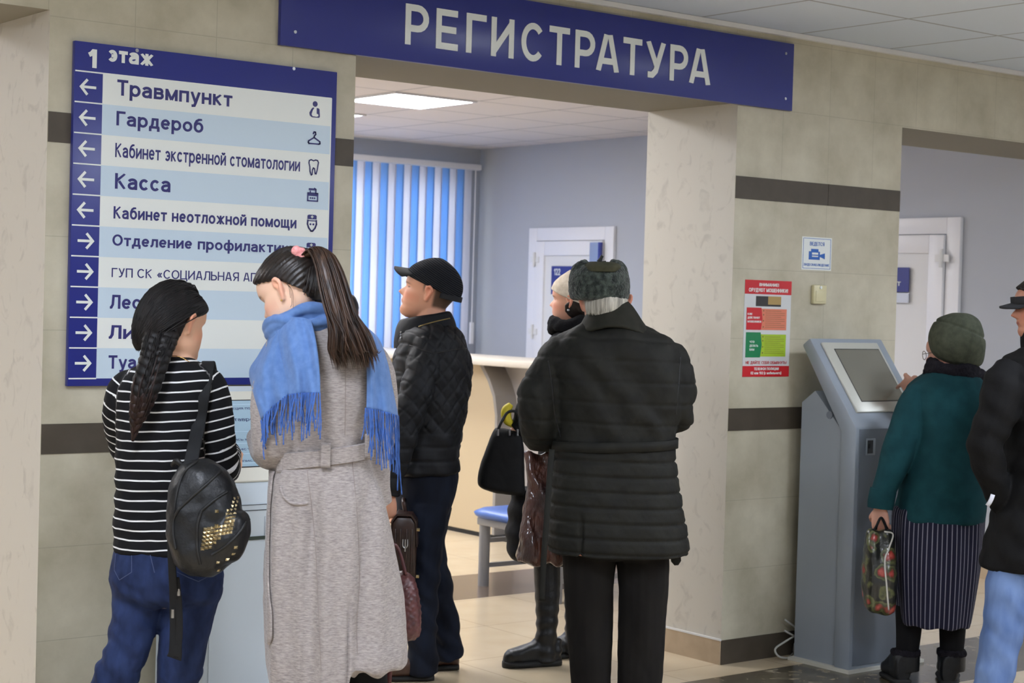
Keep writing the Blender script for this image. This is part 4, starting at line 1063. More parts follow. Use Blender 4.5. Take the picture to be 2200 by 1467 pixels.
def sweater_u(V):
    out = (V[:, 2]+.006*np.sin(V @ RH*9+.7)+.003*fbm(V, 12))/.0278
    for s_, off in zip(sp, (.3, .62)):
        d_, al = dist_poly(V, s_); inx = (V-f.P(355, 900)) @ RH
        lim = np.where(V[:, 2] > 1.40, .050, .056); m_ = (d_ < lim) & (np.abs(inx) > .098) & (V[:, 2] < 1.43)
        out = np.where(m_, (al+.12*np.abs(inx))/.0272+off, out)
    return out
sw1 = fuse('sweater', [f.loft(tor), f.limb(armL, 34), f.limb(armR, 34)], 'knit_stripe', p1, .005, 9, u=sweater_u,
     disp=lambda V, N: .0028*fbm(V, 22)+.002*np.sin(V[:, 2]*95+4*fbm(V, 6))*smoothstep(1.25, .95, V[:, 2]))
def jeans_fold(V, N): 
    z = V[:, 2]; return .0035*np.sin(z*85+V @ RH*60+4*fbm(V, 8))*smoothstep(.95, .5, z)*(fbm(V, 7) > -.2)+.002*fbm(V, 30)
je1 = fuse('jeans', [f.loft(hips), f.limb(legL, 34), f.limb(legR, 34)], 'denim_dark', p1, .0055, 3, disp=jeans_fold)
for side, (ax_, tx) in enumerate(((182, 150), (376, 372))):
    a_, b_ = f.G(ax_, .05, 0), f.G(tx, .27, 0); up_, so_ = shoe(a_-FH*.03, b_, .045, .08)
    MB().add(*up_).build('shoe', 'shoe_black', p1, smooth=True); MB().add(*so_).build('shoe_sole', 'sole_black', p1, smooth=True)
S1 = Surf(je1)
for pts in ([(249, 1190), (246, 1225), (257, 1246), (283, 1229), (283, 1190)], [(380, 1228), (404, 1240), (426, 1249), (452, 1236)], [(322, 1188), (326, 1205), (332, 1230)]):
    b = MB(); n0 = len(pts)
    for p_, q_ in zip(pts[:-1], pts[1:]): b.add(*S1.line([p_, q_], .0011, .0006, 5, 14))
    b.build('pocket_stitching', 'denim_seam', p1)
# hair: skull cap, combed locks, braid
def back_hair(h, infl, zlow, front=.25):
    v, ff = h.pieces(44, 60, infl, False)[0]; L = h.to_local(v)/HH; y, z = L[:, 1].copy(), L[:, 2]+.47
    lim = np.where(z > .78, .5, np.where(z > .56, front, -.04)); lim = np.interp(z, [zlow, .40, .56, .62, .72, .85, .95], [-.16, -.13, -.09, .12, front, .40, .55])
    y2 = np.minimum(y, lim); L[:, 1] = y2; L[:, 2] = np.maximum(L[:, 2], zlow-.47)
    return h.to_world(L*HH), ff
hp = [back_hair(h1, .011, .10, .30)]
mass = f.limb([(366, 660, -.03, .060), (354, 700, -.05, .056), (344, 728, -.06, .047), (334, 752, -.085, .040)])
hair1 = fuse('hair', hp+[mass], 'hair_black', p1, .005, 5, disp=lambda V, N: .001*fbm(V, 30))
paths = []
for i in range(420):
    a = random.uniform(-1.35, 1.35); st = (math.sin(a)*.95, random.uniform(-.45, .5)*math.cos(a), random.uniform(.35, 1.0)); en = (-.22+random.gauss(0, .07), -.85, -.58+random.gauss(0, .05))
    paths.append(sweep(h1, st, en, (.0128+random.uniform(-.001, .002), .034)))
locks(paths, .0021, 4, 16).build('hair_strands', 'hair_black', hair1, smooth=True)
bpath = spline(np.array([f.P(*q) for q in ((356, 700, -.062), (346, 724, -.09), (338, 750, -.11), (328, 785, -.135), (314, 830, -.16), (303, 870, -.165), (293, 905, -.16), (285, 948, -.15))]), 70)
w_ = np.interp(np.linspace(0, 1, 70), [0, .1, .2, .34, .58, .8, 1], [.030, .040, .040, .036, .034, .022, .003])
T_ = np.gradient(bpath, axis=0); T_ /= np.linalg.norm(T_, axis=1)[:, None]; side_ = np.cross(T_, FH); side_ /= np.linalg.norm(side_, axis=1)[:, None]
br = MB(); br2 = MB()
for k in range(3):
    ph = np.linspace(0, 5.2*2*np.pi, 70)+k*2*np.pi/3
    pth = bpath+side_*(np.sin(ph)*w_*.62)[:, None]+FH*(np.sin(2*ph)*w_*.32)[:, None]
    v, ff = tube(pth[:46], (w_*.62)[:46], n=12); br.add(v, ff); v, ff = tube(pth[43:], (w_*.62)[43:], n=12); br2.add(v, ff)
for i in range(220):
    t0 = random.choice((0, 0, 1, 2, random.randint(0, 40), random.randint(0, 40))); t1 = min(69, t0+random.randint(14, 28)); o = np.array([max(-.9, min(.9, random.gauss(0, .5)))*w_[t0:t1], random.gauss(0, .3)*w_[t0:t1]])
    jx = np.linspace(0, 1, t1-t0)*random.gauss(0, .003)
    pth = bpath[t0:t1:2]+side_[t0:t1:2]*(o[0]*1.0+jx)[::2, None]-FH*(np.abs(o[1])+.004)[::2, None]-FH*.012
    v, ff = tube(pth, np.linspace(.0022, .0006, len(pth)), n=4); (br if t1 < 46 else br2).add(v, ff)
bo = br.build('braid', 'hair_black', hair1, smooth=True); br2.build('braid_end', 'hair_tip', hair1, smooth=True)
fly = MB()
for i in range(16):
    a0 = f.P(random.uniform(322, 345), random.uniform(740, 770), -.1); q = a0+RH*random.uniform(-.03, -.012)+ZH*random.uniform(-.01, .03); e_ = q+RH*random.uniform(-.02, .005)+ZH*random.uniform(-.03, .02)
    v, ff = tube([a0, q, e_], .00035, n=4, steps=12); fly.add(v, ff)
fly.build('loose_hair', 'hair_black', hair1)
# necklace
nk = [f.P(352+ i*7.0, 768-3.2*abs(i-5)*0+ (0, -2, -3, -3.5, -3, -1, 2, 6, 10, 14)[i], -.058+abs(i-4)*.004) for i in range(9)]
MB().add(*tube(nk, .0012, n=6, steps=40)).build('necklace', 'gold', p1, smooth=True)

# backpack hanging from her right shoulder
S1 = Surf(sw1, je1)
pk_rows = [(984, 424, 446, .03), (992, 402, 462, .052), (1010, 384, 484, .075), (1040, 371, 502, .09), (1080, 366, 512, .10), (1120, 364, 518, .105), (1160, 366, 518, .105), (1195, 374, 505, .098), (1220, 388, 484, .075), (1236, 408, 460, .04)]
pk = [f.loft(pk_rows, -.215, e=2.6, shear=0)]
pkt = f.loft([(1098, 496, 522, .03), (1112, 478, 531, .05), (1140, 455, 535, .062), (1170, 442, 530, .06), (1198, 446, 512, .045), (1212, 458, 494, .02)], -.262, e=2.4)
bpk = fuse('backpack', pk+[pkt], 'leather_black', None, .005, 4, disp=lambda V, N: .0035*fbm(V, 20)+.002*np.sin(V[:, 2]*60+V @ RH*50+3*fbm(V, 12)), origin=f.P(440, 1110, -.21),
           label='small black studded leather backpack hung on the right shoulder of the woman in stripes', cat='backpack')
SB = Surf(bpk)
bl_ = MB()
for pts in ([(371, 1120), (384, 1095), (412, 1068), (444, 1040), (474, 1012)], [(378, 1180), (372, 1135), (380, 1060), (396, 1015), (424, 990)], [(432, 1098), (462, 1073), (488, 1056)], [(432, 1098), (424, 1130), (424, 1180), (430, 1212)], [(454, 1192), (486, 1172), (512, 1146), (528, 1122)]):
    bl_.add(*SB.line(pts, .0042, .001, 8, 50))
bl_.build('zip_piping', 'piping_black', bpk, smooth=True)
def stud(px, py, s_=.0052):
    p, n = SB.hit(px, py)
    if p is None: return
    a = np.cross(n, ZH); a /= np.linalg.norm(a); b = np.cross(n, a)
    MB().add([p+a*s_+b*s_*.8, p-a*s_+b*s_*.8, p-a*s_-b*s_*.8, p+a*s_-b*s_*.8, p+n*.004], [(0, 1, 4), (1, 2, 4), (2, 3, 4), (3, 0, 4), (3, 2, 1, 0)]).build('stud', 'stud_brass', bpk)
for i in range(6):
    for j in range(8-i): stud(441+j*8.2-i*1.2, 1137+i*8.3-j*1.6)
for i in range(10):
    for k_ in range(2 if i < 3 else 3): stud(505+(-k_)*7.4+6-i*1.8, 1069+i*8.2+k_*1.2)
for q in ((466, 1098), (465, 1129), (469, 1208), (489, 1202), (470, 1225), (502, 1190), (507, 1176)): stud(*q)
knob = MB()
for a, b in (((372, 998), (392, 1002)),): knob.add(*tube([f.P(a[0], a[1], -.16), f.P(380, 990, -.2), f.P(*b, -.2), f.P(404, 1012, -.21)], .008, n=10, steps=20))
knob.add(*tube([f.P(527, 1108, -.25), f.P(533, 1119, -.25)], .008, n=10))
knob.build('handle_loop', 'piping_black', bpk, smooth=True)
def strap_pts(P_, N_, wid, th, name, m, par): MB().add(*strap_mesh(spline(np.array(P_), 50), np.tile(np.array(N_), (50, 1)) if np.ndim(N_) == 1 else spline(np.array(N_), 50), wid, th)).build(name, m, par, smooth=True)
hits = [S1.hit(x, y)[0] for x, y in ((446, 789), (437, 845), (428, 905))]
P_ = [f.P(452, 796, .11), f.P(448, 779, .05)]+[q-FH*.003 for q in hits]+[f.P(418, 955, -.14), f.P(411, 990, -.175), f.P(407, 1012, -.2)]
N_ = [ZH+FH*.6, ZH, -FH+ZH*.5]+[-FH]*(len(P_)-3)
strap_pts(P_, N_, .038, .005, 'shoulder_strap', 'strap_black', bpk)
P_ = [f.P(x, y, d) for x, y, d in ((371, 1035, -.2), (366, 1090, -.235), (367, 1150, -.25), (370, 1220, -.225), (374, 1290, -.17), (377, 1350, -.15), (377, 1400, -.14), (374, 1414, -.135))]
strap_pts(P_, -FH, np.interp(np.linspace(0, 1, 50), [0, .5, .7, 1], [.018, .022, .03, .043]), .004, 'loose_strap', 'strap_black', bpk)
P_ = [f.P(x, y, d) for x, y, d in ((378, 1240, -.2), (384, 1300, -.168), (385, 1360, -.15), (380, 1412, -.138))]
strap_pts(P_, -FH, .02, .003, 'loose_strap', 'strap_black', bpk)
for x, y in ((384, 1270), (371, 1318)): q = f.P(x, y, -.185); MB().add(*tube([q-ZH*.012, q+ZH*.012], .0045, n=8)).build('strap_buckle', 'metal', bpk)

# ------------------------------------------------------------------ 2  woman in the grey coat with the blue scarf
def wool():
    m, nt, b = base_mat('wool_grey', (170, 158, 152), .95, 0, .1)
    tc, mp, no, rp = add_noise(nt, b, (118, 111, 111), (174, 165, 160), 52, 8, (1.2, 1.2, 6.0), .30, .68)
    no.inputs['Roughness'].default_value = .68
    add_bump(nt, b, 300, .3, .002); b.inputs['Sheen Weight'].default_value = .2
    return m
wool()
cloth('scarf_blue', (86, 118, 170), (98, 130, 182), 50, (1, 1, 1), .9, (600, .25, .0012), .15, .15)
cloth('fringe_blue', (70, 104, 172), None)
hair_mat('hair_brown', (30, 20, 15), (80, 57, 43)); hair_mat('hair_dark', (20, 15, 13), (38, 29, 25)); cloth('scrunchie', (222, 140, 140), (238, 168, 166), 120, (1, 1, 1), .9, (260, .6, .004))
cloth('tights', (16, 16, 18), None); cloth('seam_and_fold_shade', (138, 128, 124), None)
F2 = Fig(4.8); f = F2
h2 = Head(f.P(633, 633, 0), 64, 27, -4, 1.0, True)
coat = [(686, 618, 728, .055), (700, 596, 765, .078), (720, 580, 800, .095), (755, 572, 822, .11), (820, 578, 818, .118), (880, 600, 808, .115), (930, 605, 800, .11), (965, 602, 795, .106), (990, 598, 798, .108), (1015, 588, 805, .118), (1060, 578, 820, .132), (1150, 568, 842, .15), (1250, 566, 858, .165), (1340, 569, 867, .178), (1412, 576, 874, .188), (1440, 580, 874, .19)]
slv = [(640, 770, 0, .035), (612, 778, 0, .055), (594, 815, -.02, .060), (584, 870, -.04, .060), (580, 930, -.05, .059), (585, 964, -.03, .0565), (572, 962, .10, .05), (560, 935, .24, .042)]
slv2 = [(764, 765, 0, .035), (790, 768, 0, .05), (806, 808, .01, .056), (812, 880, .03, .056), (803, 970, .05, .05), (806, 1040, .06, .043), (815, 1085, .07, .038)]
body = h2.pieces()+[f.limb([(648, 640, .0, .055), (655, 680, -.0, .052), (680, 740, .0, .06)]), f.loft(rows_in(coat[:-4], .8)), f.limb(limb_in(slv)), f.limb(limb_in(slv2)),
   f.limb([(660, 1300, 0, .08), (672, 1440, .0, .06), (682, 1520, 0, .055), (686, 1620, 0, .05), (688, 1740, .02, .04), (688, 1800, .02, .042)]), f.limb([(770, 1300, .02, .08), (778, 1400, .04, .062), (788, 1500, .05, .055), (790, 1600, .05, .05), (792, 1720, .07, .04), (792, 1780, .07, .042)])]
body += hand(f.P(560, 935, .24), FH*.9-ZH*.15+RH*.1, -ZH, RH, .3, .88, True)+hand(f.P(815, 1085, .07), -ZH+RH*.3, -RH, FH, .9, .88)
base = f.G(700, .02)
p2 = fuse('person', body, 'skin', None, .0042, 3, col=lambda V: h2.colour(V, (236, 196, 170), (196, 120, 110), (60, 42, 34)), origin=base,
          label='woman in a long belted grey wool coat with brown ponytail, looking down at the kiosk', cat='person')
cv, cf = f.loft(coat, steps=64, n=90)
# hem: the panel left of the back vent hangs lower than the right one
yy = smoothstep(f.P(700, 1330)[2], f.P(700, 1440)[2], cv[:, 2]); xx = (cv-f.P(766, 1400)) @ RH
cv[:, 2] += yy*np.where(xx < 0, -.022-.01*smoothstep(-.25, 0, xx), .030)
def coat_fold(V, N):
    z = V[:, 2]; X = (V-f.P(700, 1000)) @ RH; sk = smoothstep(f.P(700, 990)[2], f.P(700, 1110)[2], z); back = smoothstep(.1, -.05, (V-f.P(700, 1000)) @ FH)
    fold = (.022*(np.abs(np.sin((X+.035-.02*(1.1-z))*21+.35*np.sin(z*4)))-.6)+.006*np.cos((X-.05)*95+z*3))*sk*back
    blouse = .006*np.sin(X*38+2*fbm(V, 6))*np.exp(-((z-f.P(700, 935)[2])/.06)**2)
    vent = -.012*np.exp(-((X-.085-.012*(1.05-z))/.0035)**2)*smoothstep(f.P(700, 1220)[2], f.P(700, 1330)[2], z)*back
    return fold+blouse+vent+.0025*fbm(V, 18)
co2 = fuse('coat', [(cv, cf), f.limb(slv, 34), f.limb(slv2, 34)], 'wool_grey', p2, .005, 8, disp=coat_fold)
S2 = Surf(co2)
for pts in ([(742, 760), (742, 860), (741, 935)], [(757, 990), (768, 1120), (772, 1250), (766, 1330), (768, 1405)], [(660, 1010), (676, 1150), (684, 1300), (690, 1440)]):  # two seams; the third line draws the dark shade of a skirt fold
    MB().add(*S2.line(pts, .0011, .0002)).build('seam_and_fold_shade', 'seam_and_fold_shade', co2)
b = MB(); b.add(*S2.line([(603, 1046), (610, 1066), (624, 1079), (642, 1083), (660, 1081)], .0045, .002, 8)); b.build('pocket_edge', 'wool_grey', co2, smooth=True)
# belt with its loops and hanging end
def band(fig, cx, y, a_px, b_, h_, slope, grow=.008, dd=0):
    rings = []; th = np.linspace(0, 2*np.pi, 90, endpoint=False); c, s_ = np.cos(th), np.sin(th); a = a_px*fig.m; p = fig.P(cx, y, dd); e = 2/2.3
    cc, ss = np.sign(c)*np.abs(c)**e, np.sign(s_)*np.abs(s_)**e
    for hz, g in ((-.5, 0), (-.46, 1), (.46, 1), (.5, 0), (.4, -.6), (-.4, -.6), (-.5, 0)):
        r = p+np.outer(cc*(a+g*grow), RH)+np.outer(ss*(b_+g*grow), FH); r[:, 2] += hz*h_+slope*cc*a; rings.append(r)
    return rings_mesh(rings, False)
MB().add(*band(f, 698, 976, 99, .110, .046, .15, .008)).build('belt', 'wool_grey', co2)
for x, y, dd, nn in ((700, 977, -.121, -FH), (790, 957, -.06, RH*.8-FH*.6), (603, 990, -.07, -RH*.75-FH*.65)):
    c_ = f.P(x, y, dd); v, ff = strap_mesh(np.array([c_+ZH*z for z in np.linspace(.032, -.034, 8)]), np.tile(np.array(nn, float), (8, 1)), .026, .006); MB().add(v, ff).build('belt_loop', 'wool_grey', co2, smooth=True)
v, ff = S2.strap([(588, 1010), (583, 1070), (579, 1160), (579, 1260), (583, 1335), (581, 1384)], np.interp(np.linspace(0, 1, 40), [0, .93, 1], [.034, .034, .006]), .006, .003, 40)
MB().add(v, ff).build('belt_end', 'wool_grey', co2, smooth=True)
for ax_, tx, d0 in ((688, 690, .02), (792, 800, .07)):
    up_, so_ = shoe(f.G(ax_, d0-.05), f.G(tx, d0+.17), .04, .08); MB().add(*up_).build('shoe', 'shoe_black', p2, smooth=True); MB().add(*so_).build('shoe_sole', 'sole_black', p2, smooth=True)
fuse('tights', [f.limb([(660, 1330, 0, .088), (672, 1440, .0, .0665), (682, 1520, 0, .061), (686, 1620, 0, .055), (688, 1740, .02, .045), (688, 1790, .02, .046)]), f.limb([(770, 1330, .02, .085), (778, 1400, .04, .068), (788, 1500, .05, .061), (790, 1600, .05, .055), (792, 1720, .07, .045), (792, 1775, .07, .046)])], 'tights', p2, .006, 2)
# hair
def hl2(h, infl, ear=0):
    v, ff = h.pieces(44, 60, infl, False)[0]; L = h.to_local(v)/HH; z = L[:, 2]+.47
    lim = np.interp(z, [.26, .40, .50, .58, .66, .74, .84, .95], [-.30+ear, -.27+ear, -.17+ear, -.10+ear, .10+.3*ear, .34, .44, .5]); L[:, 1] = np.minimum(L[:, 1], lim); L[:, 2] = np.maximum(L[:, 2], .22-.47)
    return h.to_world(L*HH), ff
hair2 = fuse('hair', [hl2(h2, .011)], 'hair_dark', p2, .0042, 4, disp=lambda V, N: .0012*np.sin(h2.to_local(V)[:, 2]*420+h2.to_local(V)[:, 1]*200+2*fbm(V, 10)))
tie = h2.to_world(np.array((.0, -.50, .36))*HH); tie_d = np.array((0., -.82, .60))
paths = []
for i in range(520):
    a = random.uniform(-1.45, 1.45); zz = random.choice((1, 1, 0)); 
    if zz: st_ = (math.sin(a)*1.0, .62*math.cos(a)+random.uniform(-.5, .22), random.uniform(.40, .95) if abs(a) > .6 else random.uniform(.5, 1))
    else: st_ = (random.choice((-1, 1))*random.uniform(.3, .8), random.uniform(-.95, -.6), random.uniform(-.36, .1))
    paths.append(sweep(h2, st_, (random.gauss(0, .06), tie_d[1], tie_d[2]+random.gauss(0, .06)), (.011, .02)))
locks(paths, .0016, 4, 14).build('hair_strands', 'hair_dark', hair2, smooth=True)
base_path = np.array([f.P(*q) for q in ((652, 552, -.05), (684, 540, -.075), (704, 570, -.10), (718, 620, -.12), (732, 670, -.14), (748, 715, -.15), (762, 752, -.15), (774, 782, -.145))])
wid = [.012, .030, .036, .042, .044, .05, .052, .052]
paths = []
for i in range(640):
    u_ = random.uniform(-1, 1); v_ = random.gauss(0, .45); L_ = random.choice((7, 8, 8, 7, 8)); pth = []
    pull = -.018*(1 if u_ < -.2 else 0); mv = random.gauss(0, .006)
    for k in range(L_): pth.append(base_path[k]+RH*(u_*wid[k]*.92+(mv if k > 4 else 0)+(pull if k > 5 else 0))-ZH*(0 if k < 2 else -.0)+FH*(v_*wid[k]*.6)+ZH*(random.gauss(0, .004) if k > 5 else (.012*(1-u_*u_) if k == 1 else 0)))
    if L_ == 8: pth[-1] = pth[-1]-ZH*random.uniform(-.04, .02)+RH*(-.004)
    paths.append(pth)
pt = locks(paths, .0024, 4, 22, taper=.6).build('ponytail', 'hair_brown', hair2, smooth=True)
core = tube(base_path[:7], [w_*.85 for w_ in (.012, .026, .034, .038, .036, .03, .012)], n=20, steps=30, flat=.6)
MB().add(*core).build('ponytail_core', 'hair_brown', hair2, smooth=True)
fly = MB()
for pts in ([(690, 540), (716, 556), (735, 600), (748, 650)], [(716, 575), (738, 590), (742, 640)], [(742, 750), (733, 780), (726, 800), (708, 752)], [(612, 606), (624, 620), (627, 650), (624, 660)], [(615, 608), (628, 625), (630, 662)], [(608, 604), (620, 615), (624, 640)]):
    v, ff = tube([f.P(x, y, -.10) for x, y in pts], .0006, n=5, steps=24); fly.add(v, ff)
fly.build('loose_hair', 'hair_brown', hair2)
sc_ = MB()
for x, y, r in ((637, 539, .0145), (643, 548, .012), (651, 551, .012), (648, 540, .011)):
    q = f.P(x, y, -.055); v, ff = rings_mesh([q+r*np.stack([np.cos(t_)*math.cos(a), np.sin(t_)*math.cos(a), np.full(20, math.sin(a))], 1) for t_ in (np.linspace(0, 2*np.pi, 20, endpoint=False),) for a in np.linspace(-1.5, 1.5, 10)]); sc_.add(v, ff)
me_ = fuse('hair_scrunchie', [(np.array(sc_.v), sc_.f)], 'scrunchie', p2, .0016, 2, disp=lambda V, N: .0016*fbm(V, 260))
ear = h2.to_world(np.array((-.335, .0, -.105))*HH); v, ff = rings_mesh([ear+.0032*np.stack([np.cos(t_)*math.cos(a), np.sin(t_)*math.cos(a), np.full(12, math.sin(a))], 1) for t_ in (np.linspace(0, 2*np.pi, 12, endpoint=False),) for a in np.linspace(-1.5, 1.5, 8)])
MB().add(v, ff).build('earring', 'gold', p2, smooth=True)
# scarf: wrap round the neck, two layers over the left shoulder, one tail over the right
rp = []
neck_c = f.P(652, 700, .0)
for k in range(5):
    a0 = np.linspace(0, 2*np.pi, 49); rr = .083+.010*(k % 3)-.003*k; zz = .012*(k-2)
    pth = [neck_c+RH*(math.cos(a)*(rr+.004)+.004)+FH*math.sin(a)*rr+ZH*(zz+.016*math.sin(-a)*1.0+.010*math.sin(3*a+k*1.3)-.022*math.cos(a)*-1*.3) for a in a0]
    rp.append(tube(pth, [.014+.004*math.sin(a*2+k) for a in a0], n=12))
scf = fuse('scarf', rp, 'scarf_blue', p2, .0035, 2, disp=lambda V, N: .0012*fbm(V, 40))
lower = [[(602, 700, .0), (606, 704, -.04), (612, 708, -.07), (620, 712, -.09)], [(578, 725, .02), (588, 728, -.06), (602, 732, -.09), (622, 735, -.11)], [(553, 765, .01), (572, 765, -.08), (594, 765, -.115), (622, 765, -.125)],
         [(535, 798, .0), (560, 800, -.085), (588, 802, -.125), (622, 803, -.13)], [(544, 845, -.01), (566, 846, -.09), (592, 844, -.13), (620, 840, -.135)], [(562, 905, -.03), (576, 885, -.095), (596, 866, -.13), (616, 850, -.135)]]
upper = [[(604, 688, -.05), (625, 682, -.10), (648, 682, -.115), (668, 688, -.12)], [(596, 712, -.075), (625, 706, -.125), (652, 708, -.145), (676, 718, -.15)], [(604, 760, -.115), (632, 757, -.155), (660, 757, -.165), (683, 762, -.165)],
         [(614, 805, -.13), (640, 803, -.165), (664, 803, -.172), (687, 806, -.17)], [(617, 850, -.135), (642, 846, -.165), (666, 845, -.175), (688, 845, -.172)]]
rgt = [[(735, 690, -.11), (752, 690, -.11), (770, 694, -.09), (780, 702, -.05)], [(768, 715, -.125), (784, 712, -.115), (800, 715, -.085), (812, 725, -.02)], [(785, 765, -.115), (802, 762, -.11), (820, 766, -.08), (832, 776, -.0)],
       [(788, 820, -.105), (806, 818, -.11), (828, 822, -.08), (843, 830, .0)], [(787, 878, -.1), (808, 882, -.108), (834, 888, -.08), (856, 895, -.0)]]
edges_ = []
for rows_, nm in ((lower, 0), (upper, 1), (rgt, 2)):
    mb, G = sheet(rows_, f, .006, over=S2, lift=(.014, .030, .014)[nm], ripple=lambda u_, v_, nm=nm: .011*math.sin(u_*9+v_*2.2+nm)*(.35+.65*v_)+.004*math.sin(u_*19-v_*4+nm*2))
    MB().add(*mb).build('scarf_tail', 'scarf_blue', scf, smooth=True); edges_.append(G[:, -1])
for nm, E_, n_, (l0, l1), lean in ((0, edges_[0], 26, (50, 100), -4), (1, edges_[1], 34, (65, 112), -2), (2, edges_[2], 36, (95, 185), 2)):
    fr = MB()
    for i in range(n_):
        px, py, dd = E_[int(i/(n_-1)*(len(E_)-1))]; L = random.uniform(l0, l1); L = L*(.75+.25*random.random()) if nm != 2 else L*(.55+.45*i/n_); wv = random.uniform(0, 6); x0_ = px+random.uniform(-2, 2); ln = random.gauss(lean, 5)
        pth = [f.P(x0_+ln*t+2.2*math.sin(wv+t*5)*t, py-2+L*t, dd-.004-.01*math.sin(wv)*t*.5) for t in np.linspace(0, 1, 9)]
        for sgn in (-1, 1):
            tw = [p_+RH*.0011*math.sin(k*2.2+wv+sgn*1.57) for k, p_ in enumerate(pth)]; v, ff = tube(tw, .00125, n=5, steps=20); fr.add(v, ff)
    fr.build('fringe', 'fringe_blue', scf, smooth=True, kind='stuff')
# burgundy woven handbag hanging at her right side
cloth('croc_red', (66, 30, 32), (84, 40, 40), 40, (1, 1, 1), .4, None, .5)
def croc(V, N):
    g = np.sin((V @ RH)*300+np.floor(V[:, 2]*52)*1.57)*np.sin(V[:, 2]*330); return .0028*np.maximum(0, g)+.001*fbm(V, 30)
hb = fuse('handbag', [f.loft([(1228, 838, 868, .022), (1236, 832, 884, .045), (1262, 828, 897, .058), (1310, 824, 904, .068), (1350, 824, 905, .07), (1366, 830, 898, .055), (1374, 840, 880, .03)], .13, e=3)], 'croc_red', None, .004, 2, disp=croc, origin=f.P(865, 1374, .13),
          label='burgundy woven leather handbag hanging behind the grey coat', cat='handbag')
hd = MB()
for dd in (.10, .16): v, ff = tube([f.P(832, 1240, dd), f.P(840, 1175, dd-.01), f.P(856, 1180, dd), f.P(872, 1235, dd)], .005, n=8, steps=24); hd.add(v, ff)
hd.build('handle', 'croc_red', hb, smooth=True)
v, ff = strap_mesh(spline(np.array([f.P(836, 1368, .14), f.P(838, 1420, .13), f.P(834, 1480, .13), f.P(832, 1545, .14)]), 30), np.tile(-FH, (30, 1)), .016, .003); MB().add(v, ff).build('loose_strap', 'croc_red', hb, smooth=True)

# ------------------------------------------------------------------ 3  man in the ribbed cap
cloth('quilt_navy', (12, 13, 17), (18, 20, 25), 20, (1, 1, 1), .62, (240, .2, .002), .3)
cloth('denim_navy', (12, 16, 27), (20, 27, 42), 14, (1, 1, .4), .8, (700, .25, .001))
cloth('leather_brown', (52, 32, 24), (72, 46, 34), 30, (1, 1, 1), .35, None, .5)
cloth('leather_case', (44, 28, 22), (56, 36, 29), 30, (1, 1, 1), .32, None, .5); cloth('coat_navy_plain', (17, 19, 24), None, rough=.6)
F3 = Fig(7.15); f = F3
h3 = Head(f.P(921, 633, 0), 84, -13, 0, 1.05)
jk = [(694, 890, 968, .10), (704, 876, 984, .155), (718, 862, 996, .19), (745, 850, 1006, .205), (785, 842, 1015, .21), (830, 838, 1012, .208), (880, 836, 1003, .2), (930, 836, 994, .195), (975, 838, 988, .195), (1008, 841, 987, .198), (1016, 843, 985, .19)]
a3 = [(918, 738, -.15, .062), (908, 790, -.2, .07), (890, 855, -.235, .068), (870, 925, -.245, .062), (850, 1000, -.25, .052), (836, 1062, -.25, .040)]
a3b = [(918, 745, .16, .065), (905, 830, .21, .066), (890, 920, .2, .062), (872, 1000, .17, .052), (860, 1050, .15, .042)]
hp3 = [(990, 848, 984, .17), (1030, 848, 984, .18), (1070, 850, 976, .178), (1105, 855, 962, .165), (1130, 870, 945, .12)]
n3 = [(912, 1085, -.085, .098), (906, 1190, -.095, .084), (905, 1300, -.1, .067), (907, 1400, -.1, .063), (908, 1446, -.1, .066)]
fr3 = [(922, 1085, .085, .096), (915, 1165, .085, .082), (932, 1245, .09, .072), (953, 1340, .095, .065), (963, 1416, .1, .066)]
body = h3.pieces()+[f.limb([(926, 632, .0, .062), (925, 665, .0, .062), (925, 720, .0, .07)]), f.loft(rows_in(jk)), f.loft(rows_in(hp3, .85)), f.limb(limb_in(a3)), f.limb(limb_in(a3b)), f.limb(limb_in(n3)), f.limb(limb_in(fr3))]
body += hand(f.P(836, 1064, -.25), -ZH-RH*.05, FH*.9-RH*.2, -RH, 1.1, .88)+hand(f.P(860, 1050, .15), -ZH, -FH, -RH, .5, 1.0)
base = f.G(915)
p3 = fuse('person', body, 'skin', None, .0045, 2, origin=base, col=lambda V: h3.colour(V, (214, 158, 130), (188, 110, 98), (70, 52, 40), (78, 60, 48), lambda x, y, z: smoothstep(-.11, -.17, y)*smoothstep(.25, .33, z)*smoothstep(.40, .36, np.abs(x))+smoothstep(.09, .05, y)*smoothstep(-.01, .02, y)*smoothstep(.47, .60, z)*(np.abs(x) > .22)*smoothstep(.36, .34, np.abs(x))*.8),
          label='man in a dark ribbed cap, navy quilted jacket and jeans, facing left', cat='person')
def quilt(V, N):
    X = (V-f.P(925, 850)) @ RH*.9+(V-f.P(925, 850)) @ FH*.55; z = V[:, 2]; p = .062
    a_ = np.abs(((X+z*.9)/p) % 1-.5); b_ = np.abs(((X-z*.9)/p) % 1-.5); g = np.minimum(.5-a_, .5-b_)*p
    up_ = smoothstep(f.P(925, 935)[2], f.P(925, 915)[2], z); hz = np.abs(((z-.02)/.058) % 1-.5); gh = (.5-hz)*.058
    return (-.0055*np.exp(-(g/.0055)**2))*up_+(-.005*np.exp(-(gh/.006)**2))*(1-up_)+.005*fbm(V, 13)+.003*np.sin(z*55+X*40+2*fbm(V, 7))
jo3 = fuse('jacket', [f.loft(jk), f.limb(a3), f.limb(a3b)], 'quilt_navy', p3, .006, 3, disp=quilt)
col3 = [(738, 846, 984, .135), (716, 846, 981, .125), (696, 850, 975, .115), (680, 858, 968, .104), (677, 866, 962, .09)]
v, ff = f.loft(col3, e=2.0, steps=18); X = (v-f.P(910, 700)) @ RH; v[:, 2] += .20*X
fuse('collar', [(v, ff)], 'coat_navy_plain', jo3, .005, 3, disp=lambda V, N: .002*fbm(V, 20))
S3 = Surf(jo3, [c for c in jo3.children][0])
